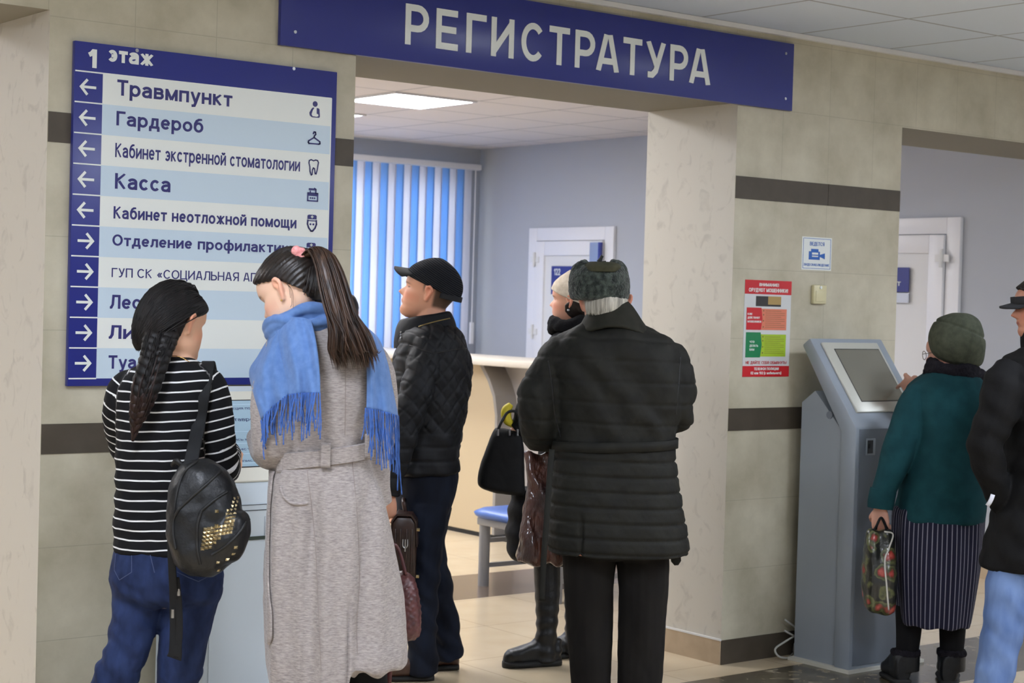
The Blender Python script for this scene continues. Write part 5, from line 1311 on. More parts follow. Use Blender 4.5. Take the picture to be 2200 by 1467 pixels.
b = MB(); b.add(*S3.line([(900, 702), (920, 695), (943, 689), (966, 684)], .0026, .001)); b.build('collar_zip', plain('zip_brass', (150, 130, 84), .4, .8), jo3, smooth=True)
b = MB(); b.add(*S3.line([(880, 742), (930, 758), (970, 752), (1008, 748)], .003, 0)); b.build('yoke_seam', 'piping_black', jo3, smooth=True)
for y in (714, 720, 726): q, n = S3.hit(863, y); MB().add(*tube([q, q+n*.006], .004, n=8)).build('snap_button', 'metal', jo3)
fuse('jeans', [f.loft(hp3), f.limb(n3, 34), f.limb(fr3, 34)], 'denim_navy', p3, .006, 3, disp=lambda V, N: .005*np.sin(V[:, 2]*62+V @ RH*55+4*fbm(V, 6))*smoothstep(.75, .35, V[:, 2])+.004*fbm(V, 14))
for hx, tx, dd in ((936, 822, -.1), (988, 905, .12)):
    up_, so_ = shoe(f.G(hx, dd), f.G(tx, dd-.03), .05, .075, .026, .055); MB().add(*up_).build('shoe', 'leather_brown', p3, smooth=True); MB().add(*so_).build('shoe_sole', 'sole_black', p3, smooth=True)
# cap: dome, ribs, peak, strap
def cap_shell(h, infl, tiltz, zcut, back=0):
    """inflated crown of the skull, cut at a slanting plane (z at the ears, rising or falling towards the front)"""
    v, ff = h.pieces(60, 96, 0, False)[0]; L = h.to_local(v); d_ = L/np.linalg.norm(L, axis=1)[:, None]; L = L+d_*infl
    low = zcut+tiltz*L[:, 1]; L[:, 2] = np.maximum(L[:, 2], low); return L, ff
def mat_bump_ribs(): 
    m, nt, b = base_mat('cap_rib', (34, 36, 41), .9, 0, .15); a = nd(nt, 'ShaderNodeAttribute'); a.attribute_name = 'u'
    s_ = math_n(nt, 'SINE', math_n(nt, 'MULTIPLY', a.outputs['Fac'], 6.2832)); bu = nd(nt, 'ShaderNodeBump'); bu.inputs['Strength'].default_value = .8; bu.inputs['Distance'].default_value = .003
    nt.links.new(s_, bu.inputs['Height']); nt.links.new(bu.outputs[0], b.inputs['Normal'])
    nt.links.new(mix_col(nt, math_n(nt, 'GREATER_THAN', s_, -.1), lin((20, 21, 25)), lin((48, 50, 56))), b.inputs['Base Color'])
mat_bump_ribs()
L, ff = cap_shell(h3, .017, .20, .034)
L[:, 2] += np.maximum(0, L[:, 2]-.05)*.16; L[:, 1] -= .006
cap3 = fuse('cap', [(h3.to_world(L), ff)], 'cap_rib', p3, .004, 3, u=lambda V: (h3.to_local(V)[:, 2]-.35*h3.to_local(V)[:, 1])/.0075)
pr = []
th = np.linspace(-1.15, 1.15, 30); rows_ = []
for t in np.linspace(0, 1, 10):
    rows_.append([(math.sin(a)*.076*(1-.10*t), .050+math.cos(a)*(.050)+t*(.056*math.cos(a*.75)+.003), .070+.006*t+.012*math.cos(a)*(1-t)-.020*abs(math.sin(a))**2*t-.012*abs(math.sin(a))) for a in th])
V_ = np.array(rows_).reshape(-1, 3); n_ = len(V_); F_ = []
for i in range(9):
    for k in range(29): a = i*30+k; F_ += [(a, a+1, a+31, a+30), (n_+a, n_+a+30, n_+a+31, n_+a+1)]
rim = [k for k in range(30)]+[i*30+29 for i in range(1, 10)]+[270+k for k in range(28, -1, -1)]+[i*30 for i in range(8, 0, -1)]
F_ += [(rim[k], rim[(k+1) % len(rim)], rim[(k+1) % len(rim)]+n_, rim[k]+n_) for k in range(len(rim))]
MB().add(h3.to_world(np.vstack([V_, V_-np.array((0, 0, .0055))])), F_).build('cap_peak', plain('cap_dark', (26, 27, 31), .85), cap3, smooth=True)
band_l = [(math.sin(a)*.088, -.012-.118*math.cos(a)*1.0, .012-.0*a) for a in np.linspace(-1.2, 1.2, 24)]
v, ff = strap_mesh(h3.to_world(np.array(band_l)), np.array([h3.M @ np.array((math.sin(a), -math.cos(a), 0)) for a in np.linspace(-1.2, 1.2, 24)]), .022, .003, .001); MB().add(v, ff).build('cap_strap', 'cap_dark', cap3, smooth=True)
# his briefcase, end on to us
bc = empty('briefcase', f.P(868, 1290, -.27), 'dark brown leather briefcase held by the man in the cap', 'briefcase')
c0 = f.P(866, 1190, -.27); pr_ = [(-.047, -.19), (.047, -.19), (.05, .06), (.046, .12), (.028, .145), (-.028, .145), (-.046, .12), (-.05, .06)]
def case(prof, d0, d1, name, m, bev=0):
    v = []; n = len(prof)
    for d_ in (d0, d1): v += [c0+RH*(a*1.0+.012*0)+ZH*z+FH*d_ for a, z in prof]
    fcs = [tuple(range(n)), tuple(range(2*n-1, n-1, -1))]+[(i, i+n, (i+1) % n+n, (i+1) % n) for i in range(n)]; return MB().add(v, fcs).build(name, m, bc, bevel=bev)
case(pr_, 0, .36, 'body', 'leather_case', .008)
for a in (-.033, -.012, .012, .033): case([(a-.004, -.185), (a+.004, -.185), (a+.004, .10), (a-.004, .10)], -.007, 0, 'gusset_fold', 'leather_case', .003)
case([(-.052, .03), (-.045, .125), (-.027, .150), (.027, .150), (.045, .125), (.052, .03), (.056, .03), (.050, .13), (.030, .157), (-.030, .157), (-.050, .13), (-.056, .03)], -.003, .363, 'flap', 'leather_case')
v, ff = tube([c0+FH*.10+ZH*.15, c0+FH*.10+ZH*.20-RH*.012, c0+FH*.0+ZH*.212-RH*.02, c0-FH*.02+ZH*.205-RH*.025, c0+FH*.26+ZH*.2-RH*.012, c0+FH*.26+ZH*.15][0:1]+[c0+FH*.1+ZH*.195-RH*.01, c0+FH*.18+ZH*.205-RH*.01, c0+FH*.26+ZH*.195-RH*.01, c0+FH*.26+ZH*.15], .008, n=10, steps=30); MB().add(v, ff).build('handle', 'leather_case', bc, smooth=True)
cl_ = MB()
for s_ in (-1, 1): cl_.add(*tube([c0-FH*.012+RH*(.008+.009*s_)+ZH*.06, c0-FH*.014+RH*(.008+.009*s_)+ZH*.035, c0-FH*.014+RH*(.008)+ZH*.024], .003, n=8, steps=12))
cl_.add(*tube([c0-FH*.014+RH*.008+ZH*.06, c0-FH*.014+RH*.008+ZH*.012], .0032, n=8)).build('clasp', 'metal', bc)
for a, z in ((.052, .10), (.054, -.085)): v, ff = tube([c0+RH*a+ZH*z-FH*.012, c0+RH*(a+.012)+ZH*z-FH*.012], .007, n=10); MB().add(v, ff).build('corner_stud', 'stud_brass', bc)

# ------------------------------------------------------------------ 4  old man in the fur hat
cloth('quilt_olive', (20, 20, 17), (28, 28, 23), 16, (1, 1, 1), .72, (260, .2, .002), .25)
cloth('collar_olive', (34, 34, 28), (42, 41, 34), 22, (1, 1, 1), .8); cloth('trouser_charcoal', (20, 18, 17), (26, 24, 22), 18, (1, 1, .3), .9)
F4 = Fig(6.2); f = F4
h4 = Head(f.P(1298, 655, 0), 6, 8, 0, 1.02)
ct4 = [(690, 1270, 1372, .085), (700, 1244, 1400, .105), (711, 1214, 1426, .122), (722, 1194, 1444, .135), (740, 1180, 1460, .15), (775, 1176, 1468, .165), (830, 1184, 1466, .17), (900, 1190, 1458, .168), (940, 1194, 1452, .162), (965, 1190, 1450, .165), (1000, 1185, 1455, .172), (1060, 1179, 1464, .182), (1120, 1175, 1473, .19), (1165, 1174, 1480, .196), (1186, 1176, 1480, .192)]
aL4 = [(1245, 775, 0, .05), (1212, 770, 0, .075), (1188, 796, -.01, .084), (1166, 845, -.02, .086), (1160, 905, -.01, .079), (1162, 930, .05, .074), (1165, 925, .18, .065), (1172, 905, .33, .05)]
aR4 = [(1392, 770, 0, .05), (1424, 764, 0, .07), (1444, 796, 0, .077), (1453, 835, 0, .0745), (1449, 885, .03, .071), (1440, 890, .12, .066), (1415, 880, .25, .058), (1385, 868, .34, .05)]
lL4 = [(1264, 1150, 0, .098), (1265, 1210, 0, .092), (1266, 1330, .0, .0815), (1269, 1467, .0, .071), (1270, 1545, .0, .068), (1270, 1572, .0, .07)]
lR4 = [(1382, 1150, 0, .098), (1383, 1210, 0, .094), (1381, 1330, .0, .086), (1373, 1467, .0, .0785), (1369, 1545, .0, .07), (1369, 1572, .0, .072)]
body = h4.pieces()+[f.limb([(1299, 660, .01, .063), (1304, 690, .0, .065), (1310, 740, .0, .075)]), f.loft(rows_in(ct4)), f.limb(limb_in(aL4)), f.limb(limb_in(aR4)), f.limb(limb_in(lL4)), f.limb(limb_in(lR4))]
body += hand(f.P(1172, 905, .33), FH*.8+RH*.4-ZH*.4, -ZH, RH, .8)+hand(f.P(1385, 868, .34), FH*.6-RH*.7, -ZH, -RH, .5)
base = f.G(1320)
p4 = fuse('person', body, 'skin', None, .005, 2, origin=base, col=lambda V: h4.colour(V, (214, 160, 136), None, (150, 146, 140), (168, 165, 158), lambda x, y, z: smoothstep(-.08, -.13, y)*smoothstep(.26, .34, z)*smoothstep(.38, .35, np.abs(x))),
          label='old man in a dark olive quilted coat and grey fur hat, back to the camera', cat='person')
def quilt4(V, N):
    z = V[:, 2]; X = (V-f.P(1320, 900)) @ RH; zb = f.P(1320, 952)[2]; zw = z-.02*X*np.where(z > zb, -1, -.6); low = z < zb-.02; p = np.where(low, .0535, .075)
    g = (.5-np.abs(((zw-zb)/p) % 1-.5))*p; k = np.where(low, 1.0, .5)
    vent = -.012*np.exp(-((X+.115)/.006)**2)*smoothstep(f.P(1320, 1090)[2], f.P(1320, 1120)[2], z)
    yoke = smoothstep(.0, .1, np.abs(X))
    wr_ = np.exp(-((X+.02-.25*(z-zb))/.05)**2)+.7*np.exp(-((X-.12+.3*(z-zb))/.05)**2)+.7*np.exp(-((X+.17-.35*(z-zb))/.04)**2)
    return -.0075*k*np.exp(-(g/.006)**2)+.005*fbm(V, 11)+.002*fbm(V, 34)+(.006*np.sin(X*34+z*26+3*fbm(V, 5))-.008*wr_*smoothstep(zb+.30, zb+.08, z))*smoothstep(f.P(1320, 1000)[2], f.P(1320, 900)[2], z)+vent
ct4o = fuse('coat', [f.loft(ct4, steps=56, n=64, e=2.5), f.limb(aL4, 34), f.limb(aR4, 34)], 'quilt_olive', p4, .006, 7, disp=quilt4)
S4 = Surf(ct4o)
v, ff = f.loft([(644, 1284, 1346, .078), (652, 1273, 1357, .09), (668, 1258, 1374, .106), (686, 1244, 1392, .124), (699, 1234, 1404, .134), (703, 1238, 1400, .128)], steps=20, n=60); X = (v-f.P(1316, 690)) @ RH; v[:, 2] -= .30*np.maximum(0, np.abs(X)-.03)*smoothstep(f.P(1316, 640)[2], f.P(1316, 680)[2], v[:, 2])+.0*X
fuse('collar', [(v, ff)], 'collar_olive', ct4o, .005, 2, disp=lambda V, N: .002*fbm(V, 18))
MB().add(*band(f, 1321, 953, 131, .166, .036, .045, .008)).build('belt', 'quilt_olive', ct4o, smooth=True)
strap_pts([f.P(1186, 965, -.11), f.P(1181, 1020, -.14), f.P(1174, 1120, -.17), f.P(1168, 1200, -.18), f.P(1164, 1290, -.18)], -FH, .020, .004, 'belt_end', 'quilt_olive', ct4o)
strap_pts([f.P(1448, 1120, .02), f.P(1450, 1170, .0), f.P(1453, 1214, -.01)], -FH, np.interp(np.linspace(0, 1, 50), [0, .9, 1], [.036, .036, .014]), .004, 'hanging_tab', 'quilt_olive', ct4o)
for pts in ([(1178, 775), (1186, 830), (1192, 890), (1205, 940)], [(1462, 765), (1458, 830), (1452, 890)]): MB().add(*S4.line(pts, .0028, -.001)).build('armhole_seam', 'piping_black', ct4o, smooth=True)
fuse('trousers', [f.limb(lL4, 34), f.limb(lR4, 34), f.loft([(1120, 1210, 1440, .13), (1170, 1215, 1436, .13), (1196, 1222, 1430, .11)])], 'trouser_charcoal', p4, .006, 3, disp=lambda V, N: .003*fbm(V, 14)+.003*np.sin(V @ RH*40+2*fbm(V, 4)))
for x in (1270, 1369):
    up_, so_ = shoe(f.G(x, -.10), f.G(x, .2), .05, .08); MB().add(*up_).build('shoe', 'shoe_black', p4, smooth=True); MB().add(*so_).build('shoe_sole', 'sole_black', p4, smooth=True)
# white hair under the hat
hair_mat('hair_white', (128, 124, 114), (196, 191, 178), 90, (1, 1, .08))
paths = []
for i in range(420):
    a = random.uniform(-1.12, 1.12); s0 = (math.sin(a)*.96, -math.cos(a)*.95, .14); e0 = (math.sin(a+random.gauss(0, .05))*.96, -math.cos(a)*.92, -.26-.12*math.cos(a)+random.uniform(-.07, .05)); paths.append(sweep(h4, s0, e0, (.005, .0015), 5))
hw4 = locks(paths, .0020, 4, 10, taper=.7).build('hair', 'hair_white', p4, smooth=True)
# fur hat
def fur_mat(name, c1, c2):
    m, nt, b = base_mat(name, c1, .95, 0, .1); add_noise(nt, b, c1, c2, 55, 6, (1, 1, 1), .38, .66); add_bump(nt, b, 110, .9, .01, (1, 1, 1), 6); b.inputs['Sheen Weight'].default_value = .25
fur_mat('fur_grey', (34, 40, 37), (72, 80, 74)); cloth('felt_olive', (58, 58, 44), (70, 69, 53), 30)
def fur(V, N): return .002*fbm(V, 30)+.0018*fbm(V, 150)+.0014*fbm(V, 300)
bandp = [(645, 1233, 1345, .098), (639, 1225, 1351, .110), (622, 1222, 1353, .118), (602, 1222, 1352, .118), (586, 1226, 1347, .112), (574, 1238, 1338, .098), (570, 1250, 1326, .08)]
lobes = [f.limb([(1236, 612, .02, .02), (1240, 586, -.02, .026), (1250, 572, -.04, .021), (1262, 563, -.03, .014)]), f.limb([(1339, 612, .02, .018), (1336, 586, .0, .022), (1330, 572, .0, .020), (1314, 564, -.02, .014)])]
v, ff = f.loft(bandp, steps=40, n=64); X = (v-f.P(1287, 610)) @ RH; v[:, 2] += .02*X
hat4 = fuse('fur_hat', [(v, ff)]+lobes, 'fur_grey', p4, .004, 2, disp=fur)
v, ff = f.loft([(584, 1252, 1330, .10), (574, 1252, 1334, .105), (568, 1256, 1332, .098), (563, 1266, 1322, .08)], -.022, steps=16, n=50); MB().add(v, ff).build('hat_crown', 'felt_olive', hat4, smooth=True)
v, ff = tube([f.P(1284, 562, -.03), f.P(1289, 557, -.03), f.P(1294, 549, -.03), f.P(1290, 563, -.03), f.P(1302, 563, -.03)], .005, n=8, steps=24); MB().add(v, ff).build('tie_knot', 'piping_black', hat4, smooth=True)

# his shopping bag
def plastic_bag():
    m, nt, b = base_mat('plastic_brown', (74, 42, 32), .3, 0, .5); tc, mp, no, rp = add_noise(nt, b, (46, 22, 22), (118, 66, 46), 7, 6, (1, 1, .8), .35, .7)
    e = rp.color_ramp.elements.new(.82); e.color = lin((176, 160, 150)); b.inputs['Coat Weight'].default_value = .6; b.inputs['Coat Roughness'].default_value = .12; add_bump(nt, b, 60, .9, .02, (1, 1, .35), 7)
plastic_bag()
fuse('shopping_bag', [f.loft([(972, 1129, 1186, .012), (980, 1127, 1187, .02), (1030, 1128, 1190, .05), (1090, 1128, 1196, .07), (1150, 1114, 1206, .085), (1190, 1105, 1214, .09), (1204, 1106, 1214, .08), (1209, 1112, 1208, .05)], .17, e=4)], 'plastic_brown', None, .005, 2, origin=f.P(1160, 1209, .17),
     disp=lambda V, N: .008*np.sin(V @ RH*70+V[:, 2]*18+2.5*fbm(V, 6))+.005*fbm(V, 22), label='glossy red-brown plastic carrier bag held at the left side of the old man', cat='shopping bag')

# ------------------------------------------------------------------ 5  woman in the cream hat, mostly behind him
cloth('coat_black', (17, 17, 19), (24, 24, 27), 18, (1, 1, 1), .8, (200, .3, .003)); cloth('hat_cream', (206, 192, 172), (220, 208, 190), 60, (1, 1, 1), .95, (260, .4, .003)); cloth('scarf_black', (15, 15, 18), None, rough=.95, bump=(180, .6, .005))
cloth('suede_black', (14, 14, 15), (20, 20, 21), 30, rough=.7); plain('yellow', (206, 190, 44), .6)
F5 = Fig(7.45); f = F5
h5 = Head(f.P(1233, 651, .0), 68, -2, 2, .96, True)
ct5 = [(700, 1205, 1268, .08), (716, 1190, 1290, .12), (740, 1178, 1300, .15), (800, 1172, 1306, .16), (880, 1170, 1300, .155), (960, 1160, 1300, .165), (1050, 1150, 1304, .18), (1130, 1140, 1304, .19), (1190, 1136, 1300, .19), (1204, 1142, 1296, .18)]
a5 = [(1210, 742, -.12, .06), (1180, 800, -.16, .068), (1150, 860, -.17, .064), (1128, 905, -.17, .056), (1110, 925, -.17, .047)]
front5 = [(1050, 1100, 1190, .12), (1100, 1092, 1180, .13), (1160, 1088, 1176, .14), (1192, 1096, 1172, .13), (1206, 1112, 1170, .1)]
body = h5.pieces()+[f.limb([(1240, 660, .0, .052), (1243, 700, .0, .056)]), f.loft(rows_in(ct5)), f.limb(limb_in(a5)), f.limb([(1175, 1150, -.06, .06), (1175, 1260, -.07, .042), (1173, 1400, -.07, .03)]), f.limb([(1243, 1150, .08, .06), (1238, 1260, .08, .042), (1234, 1390, .1, .03)])]
body += hand(f.P(1110, 922, -.17), -RH*.75-ZH*.5, -ZH*.6+RH*.5, FH, .95, .9)
p5 = fuse('person', body, 'skin', None, .0045, 2, origin=f.G(1200), col=lambda V: h5.colour(V, (218, 164, 138), (186, 104, 96), (60, 44, 36)), label='woman in a cream knitted hat and black boots half hidden behind the old man', cat='person')
fuse('coat', [f.loft(ct5), f.loft(front5, -.05), f.limb(a5)], 'coat_black', p5, .006, 3, disp=lambda V, N: .004*np.sin(V[:, 2]*70+2*fbm(V, 5))+.004*fbm(V, 12))
def hair_under(h, infl):
    v, ff = h.pieces(44, 60, infl, False)[0]; L = h.to_local(v)/HH; z = L[:, 2]+.47
    lim = np.interp(z, [.16, .30, .44, .52, .60, .95], [-.10, .05, .06, -.04, -.25, -.2]); L[:, 1] = np.minimum(L[:, 1], lim); L[:, 2] = np.clip(L[:, 2], .14-.47, .72-.47); return h.to_world(L*HH), ff
L, ff = cap_shell(h5, .016, .34, .020); L[:, 1] -= .008; L[:, 2] += np.maximum(0, L[:, 2]-.04)*.22*(1-4*L[:, 1])
fuse('knitted_hat', [(h5.to_world(L), ff)], 'hat_cream', p5, .004, 3, disp=lambda V, N: .0015*np.sin(h5.to_local(V)[:, 0]*500)*0+.0015*fbm(V, 60))
fuse('hair', [hair_under(h5, .014)], 'hair_dark', p5, .0045, 3, disp=lambda V, N: .002*fbm(V, 50))
rp = []
for k in range(4):
    c_ = f.P(1236, 706-k*4, .0); pth = [c_+RH*math.cos(a)*(.095-.006*k)-RH*.004*k+FH*math.sin(a)*.10+ZH*(.014*math.sin(2*a+k)-.02*math.cos(a)*0) for a in np.linspace(0, 2*np.pi, 40)]; rp.append(tube(pth, .026, n=12))
fuse('scarf', rp, 'scarf_black', p5, .005, 2, disp=lambda V, N: .004*fbm(V, 50))
for pts, hx, tx, dd in (([(1174, 1190, -.07, .058), (1176, 1260, -.07, .055), (1175, 1340, -.07, .046), (1172, 1385, -.07, .044), (1172, 1420, -.07, .046)], 1206, 1084, -.07), ([(1243, 1190, .08, .056), (1238, 1260, .08, .053), (1236, 1340, .09, .045), (1234, 1400, .1, .044)], 1254, 1180, .14)):
    up_, so_ = shoe(f.G(hx, dd+.03), f.G(tx, dd-.06), .046, .085, .03, .05)
    fuse('boot', [f.limb(pts), up_], 'leather_black', p5, .005, 3, disp=lambda V, N: .003*np.sin(V[:, 2]*110+3*fbm(V, 9))*smoothstep(.45, .1, V[:, 2])); MB().add(*so_).build('boot_sole', 'sole_black', p5, smooth=True)
ear = h5.to_world(np.array((-.35, -.02, -.13))*HH); v, ff = rings_mesh([ear+.006*np.stack([np.cos(t_)*math.cos(a), np.sin(t_)*math.cos(a), np.full(12, math.sin(a))], 1) for t_ in (np.linspace(0, 2*np.pi, 12, endpoint=False),) for a in np.linspace(-1.5, 1.5, 8)]); MB().add(v, ff).build('earring', 'metal', p5, smooth=True)
wb = fuse('yellow_cuff', [f.limb([(1098, 868, -.19, .012), (1088, 882, -.19, .022), (1090, 902, -.19, .020), (1104, 914, -.18, .012)])], 'yellow', p5, .004, 2)
hb5 = fuse('handbag', [f.loft([(922, 1066, 1114, .03), (930, 1060, 1120, .05), (955, 1050, 1124, .062), (1000, 1034, 1126, .07), (1034, 1027, 1127, .072), (1050, 1032, 1127, .07), (1060, 1060, 1124, .05)], -.17, e=3.2, tilt=-.08)], 'suede_black', None, .005, 3, origin=f.P(1080, 1060, -.17), disp=lambda V, N: .002*fbm(V, 18),
           label='black suede handbag hanging from the arm of the woman in the cream hat', cat='handbag')
hd = MB()
for dd in (-.22, -.15):
    v, ff = tube([f.P(1068, 928, dd), f.P(1078, 905, dd), f.P(1092, 885, dd+.01), f.P(1112, 888, dd+.01), f.P(1116, 926, dd)], .006, n=8, steps=30); hd.add(v, ff)
hd.build('handle', 'leather_black', hb5, smooth=True)
for x in (1070, 1095, 1112): MB().add(*tube([f.P(x, 922, -.228), f.P(x, 936, -.232)], .005, n=8)).build('handle_ring', 'metal', hb5)

# ------------------------------------------------------------------ 6  elderly woman at the grey kiosk
cloth('knit_teal', (20, 56, 62), (25, 65, 71), 18, (1, 1, 1), .9, (300, .3, .002), .15); cloth('beret_green', (62, 66, 54), (76, 80, 66), 40, (1, 1, 1), .95, (300, .4, .003)); stripe_mat('pinstripe', (30, 30, 48), (126, 126, 140), .2)
cloth('collar_fur', (22, 20, 26), (32, 30, 36), 60, (1, 1, 1), .95, (160, .8, .008))
F6 = Fig(7.25); f = F6
h6 = Head(f.P(2038, 764, .025), 48, 6, 0, .93, True)
tq = [(792, 2000, 2086, .09), (804, 1985, 2098, .12), (818, 1966, 2112, .15), (838, 1950, 2124, .17), (880, 1944, 2130, .185), (940, 1952, 2122, .185), (1000, 1946, 2120, .185), (1060, 1932, 2116, .192), (1105, 1922, 2113, .196), (1116, 1922, 2112, .192)]
a6 = [(1998, 836, -.02, .05), (1970, 862, -.05, .07), (1942, 935, -.06, .070), (1918, 1000, -.06, .062), (1896, 1060, -.06, .052), (1891, 1088, -.06, .05)]
a6b = [(2100, 832, .06, .06), (2108, 870, .16, .066), (2080, 905, .24, .06), (2030, 870, .30, .05), (1984, 832, .28, .036)]
sk6 = [(1090, 1924, 2110, .185), (1116, 1919, 2110, .19), (1200, 1919, 2102, .19), (1280, 1925, 2090, .182), (1330, 1930, 2081, .175), (1337, 1932, 2079, .17)]
l6 = [(1954, 1300, 0, .06), (1952, 1360, 0, .052), (1948, 1410, 0, .046), (1946, 1440, 0, .05)]; l6b = [(2046, 1300, 0, .06), (2046, 1360, 0, .054), (2044, 1410, 0, .048), (2044, 1440, 0, .05)]
body = h6.pieces()+[f.limb([(2040, 770, 0, .055), (2044, 800, 0, .06)]), f.loft(rows_in(tq)), f.loft(rows_in(sk6, .8)), f.limb(limb_in(a6)), f.limb(limb_in(a6b)), f.limb(limb_in(l6, .9)), f.limb(limb_in(l6b, .9))]
tip = np.array((6.075, -.322, 1.172)); wr = f.P(1964, 822, .27); dv_ = tip-wr
body += hand(f.P(1891, 1090, -.06), -ZH+RH*.05, FH*.8+RH*.5, -FH*.6-RH, 1.05, .95)+hand(wr, dv_, -ZH*.3+FH, ZH, .7, 1.0, True)
p6 = fuse('person', body, 'skin', None, .0048, 2, origin=f.G(2000), col=lambda V: h6.colour(V, (206, 156, 136), None, (120, 110, 100)), label='elderly woman in a green beret, teal sweater and long pinstriped skirt using the grey kiosk', cat='person')
fuse('sweater', [f.loft(tq), f.limb(a6), f.limb(a6b)], 'knit_teal', p6, .006, 4, disp=lambda V, N: .004*fbm(V, 9)+.005*np.sin(V[:, 2]*26-V @ RH*30+2*fbm(V, 4))*smoothstep(1.15, .85, V[:, 2])*.6)
v, ff = tube([f.P(1882, 1064, -.06), f.P(1878, 1075, -.06), f.P(1893, 1072, -.06)], .001, n=5)
cu = f.limb([(1898, 1052, -.06, .0555), (1893, 1076, -.06, .0555), (1891, 1092, -.06, .053)]); MB().add(*cu).build('cuff', 'knit_teal', p6, smooth=True)
def skirt_u(V): c_ = f.P(2014, 1200); a_ = np.arctan2((V-c_) @ RH, -(V-c_) @ FH); return a_*.19/.0195
fuse('skirt', [f.loft(sk6, n=72)], 'pinstripe', p6, .006, 2, u=skirt_u, disp=lambda V, N: .004*np.sin(np.arctan2((V-f.P(2014, 1200)) @ RH, -(V-f.P(2014, 1200)) @ FH)*11)*smoothstep(1, .6, V[:, 2]))
fuse('stockings', [f.limb(l6), f.limb(l6b)], 'tights', p6, .006, 2)
for x, tx in ((1946, 1912), (2044, 2040)):
    up_, so_ = shoe(f.G(x, -.06), f.G(tx, .14) if tx != 2040 else f.G(tx, .2), .048, .10, .025, .052)
    fuse('boot', [up_, f.limb([(x, 1398, 0, .056), (x, 1412, 0, .058), (x, 1440, 0, .056)])], 'leather_black', p6, .005, 2); MB().add(*so_).build('boot_sole', 'sole_black', p6, smooth=True)
    fuse('boot_trim', [f.limb([(x, 1394, 0, .058), (x, 1400, 0, .062), (x, 1408, 0, .06)])], 'collar_fur', p6, .005, 1, disp=lambda V, N: .005*fbm(V, 70))
rp = []
for k in range(3):
    c_ = f.P(2045, 800-k*7, .0); pth = [c_+RH*math.cos(a)*(.098-.008*k)+FH*math.sin(a)*.105+ZH*(.012*math.sin(2*a+k)) for a in np.linspace(0, 2*np.pi, 40)]; rp.append(tube(pth, .022, n=12))
rp.append(f.limb([(2085, 800, -.02, .03), (2105, 806, .0, .028), (2118, 812, .03, .022)]))
fuse('fur_collar', rp, 'collar_fur', p6, .005, 2, disp=lambda V, N: .005*fbm(V, 50))
be = [f.loft([(672, 2046, 2072, .05), (677, 2030, 2087, .085), (689, 2011, 2102, .115), (712, 1999, 2111, .128), (735, 1996, 2115, .13), (757, 2002, 2114, .125), (775, 2018, 2110, .11), (784, 2040, 2104, .09), (787, 2060, 2095, .06)], steps=40, n=60, e=2.1)]
fuse('beret', be, 'beret_green', p6, .0045, 3, disp=lambda V, N: .003*fbm(V, 12)-.006*np.exp(-(((V[:, 2]-f.P(2060, 706)[2])+.35*((V-f.P(2060, 706)) @ RH))/.006)**2))
gl = MB()
for sx in (-.145, .145):
    ring_ = [h6.to_world(np.array((sx+.105*math.cos(a), .47-.5*(sx+.105*math.cos(a))**2, .055+.085*math.sin(a)-.02))*HH) for a in np.linspace(0, 2*np.pi, 25)]; gl.add(*tube(ring_, .0014, n=6, caps=False))
    gl.add(*tube([h6.to_world(np.array((math.copysign(.25, sx), .44, .06))*HH), h6.to_world(np.array((math.copysign(.345, sx), -.02, .09))*HH)], .0014, n=6))
gl.build('glasses', plain('frame_grey', (120, 112, 108), .3, .7), p6, smooth=True)
# her flowered bag
def floral():
    m, nt, b = base_mat('floral', (30, 30, 28), .3, 0, .5); tc = nd(nt, 'ShaderNodeTexCoord'); vo = nd(nt, 'ShaderNodeTexVoronoi'); vo.inputs['Scale'].default_value = 15
    no = nd(nt, 'ShaderNodeTexNoise'); no.inputs['Scale'].default_value = 26; no.inputs['Detail'].default_value = 4; nt.links.new(tc.outputs['Object'], vo.inputs['Vector']); nt.links.new(tc.outputs['Object'], no.inputs['Vector'])
    rp = nd(nt, 'ShaderNodeValToRGB'); e = rp.color_ramp.elements; e[0].position = 0; e[0].color = lin((176, 60, 48)); e[1].position = .62; e[1].color = lin((24, 26, 22))
    for p_, c_ in ((.22, (190, 96, 84)), (.34, (146, 44, 40)), (.44, (54, 60, 34)), (.54, (96, 100, 62))): q = e.new(p_); q.color = lin(c_)
    ad = math_n(nt, 'ADD', vo.outputs['Distance'], math_n(nt, 'MULTIPLY', math_n(nt, 'SUBTRACT', no.outputs['Fac'], .5), .6)); nt.links.new(ad, rp.inputs[0]); nt.links.new(rp.outputs[0], b.inputs['Base Color'])
    b.inputs['Coat Weight'].default_value = .4; add_bump(nt, b, 30, .5, .01)
floral()
fb = fuse('flowered_bag', [f.loft([(1138, 1872, 1918, .015), (1146, 1862, 1922, .03), (1180, 1856, 1925, .06), (1240, 1852, 1926, .075), (1290, 1856, 1925, .07), (1312, 1868, 1922, .05), (1319, 1884, 1916, .03)], -.1, e=3)], 'floral', None, .005, 2, origin=f.P(1890, 1319, -.1), disp=lambda V, N: .005*fbm(V, 16)+.004*np.sin(V @ RH*90),
         label='black shiny bag with red flowers held down by the elderly woman', cat='bag')
SF = Surf(fb); b = MB(); b.add(*SF.line([(1900, 1142), (1918, 1148), (1909, 1180), (1901, 1205), (1905, 1260), (1909, 1310)], .0035, .001, 8, 60)); b.build('white_piping', plain('piping_white', (206, 204, 196), .4), fb, smooth=True)
hd = MB()
for x0_, x1_, dd in ((1870, 1905, -.115), (1880, 1915, -.085)): v, ff = tube([f.P(x0_, 1150, dd), f.P(1884, 1128, dd), f.P(1893, 1112, dd), f.P(1902, 1128, dd), f.P(x1_, 1150, dd)], .005, n=8, steps=30); hd.add(v, ff)
hd.build('handle', 'suede_black', fb, smooth=True)

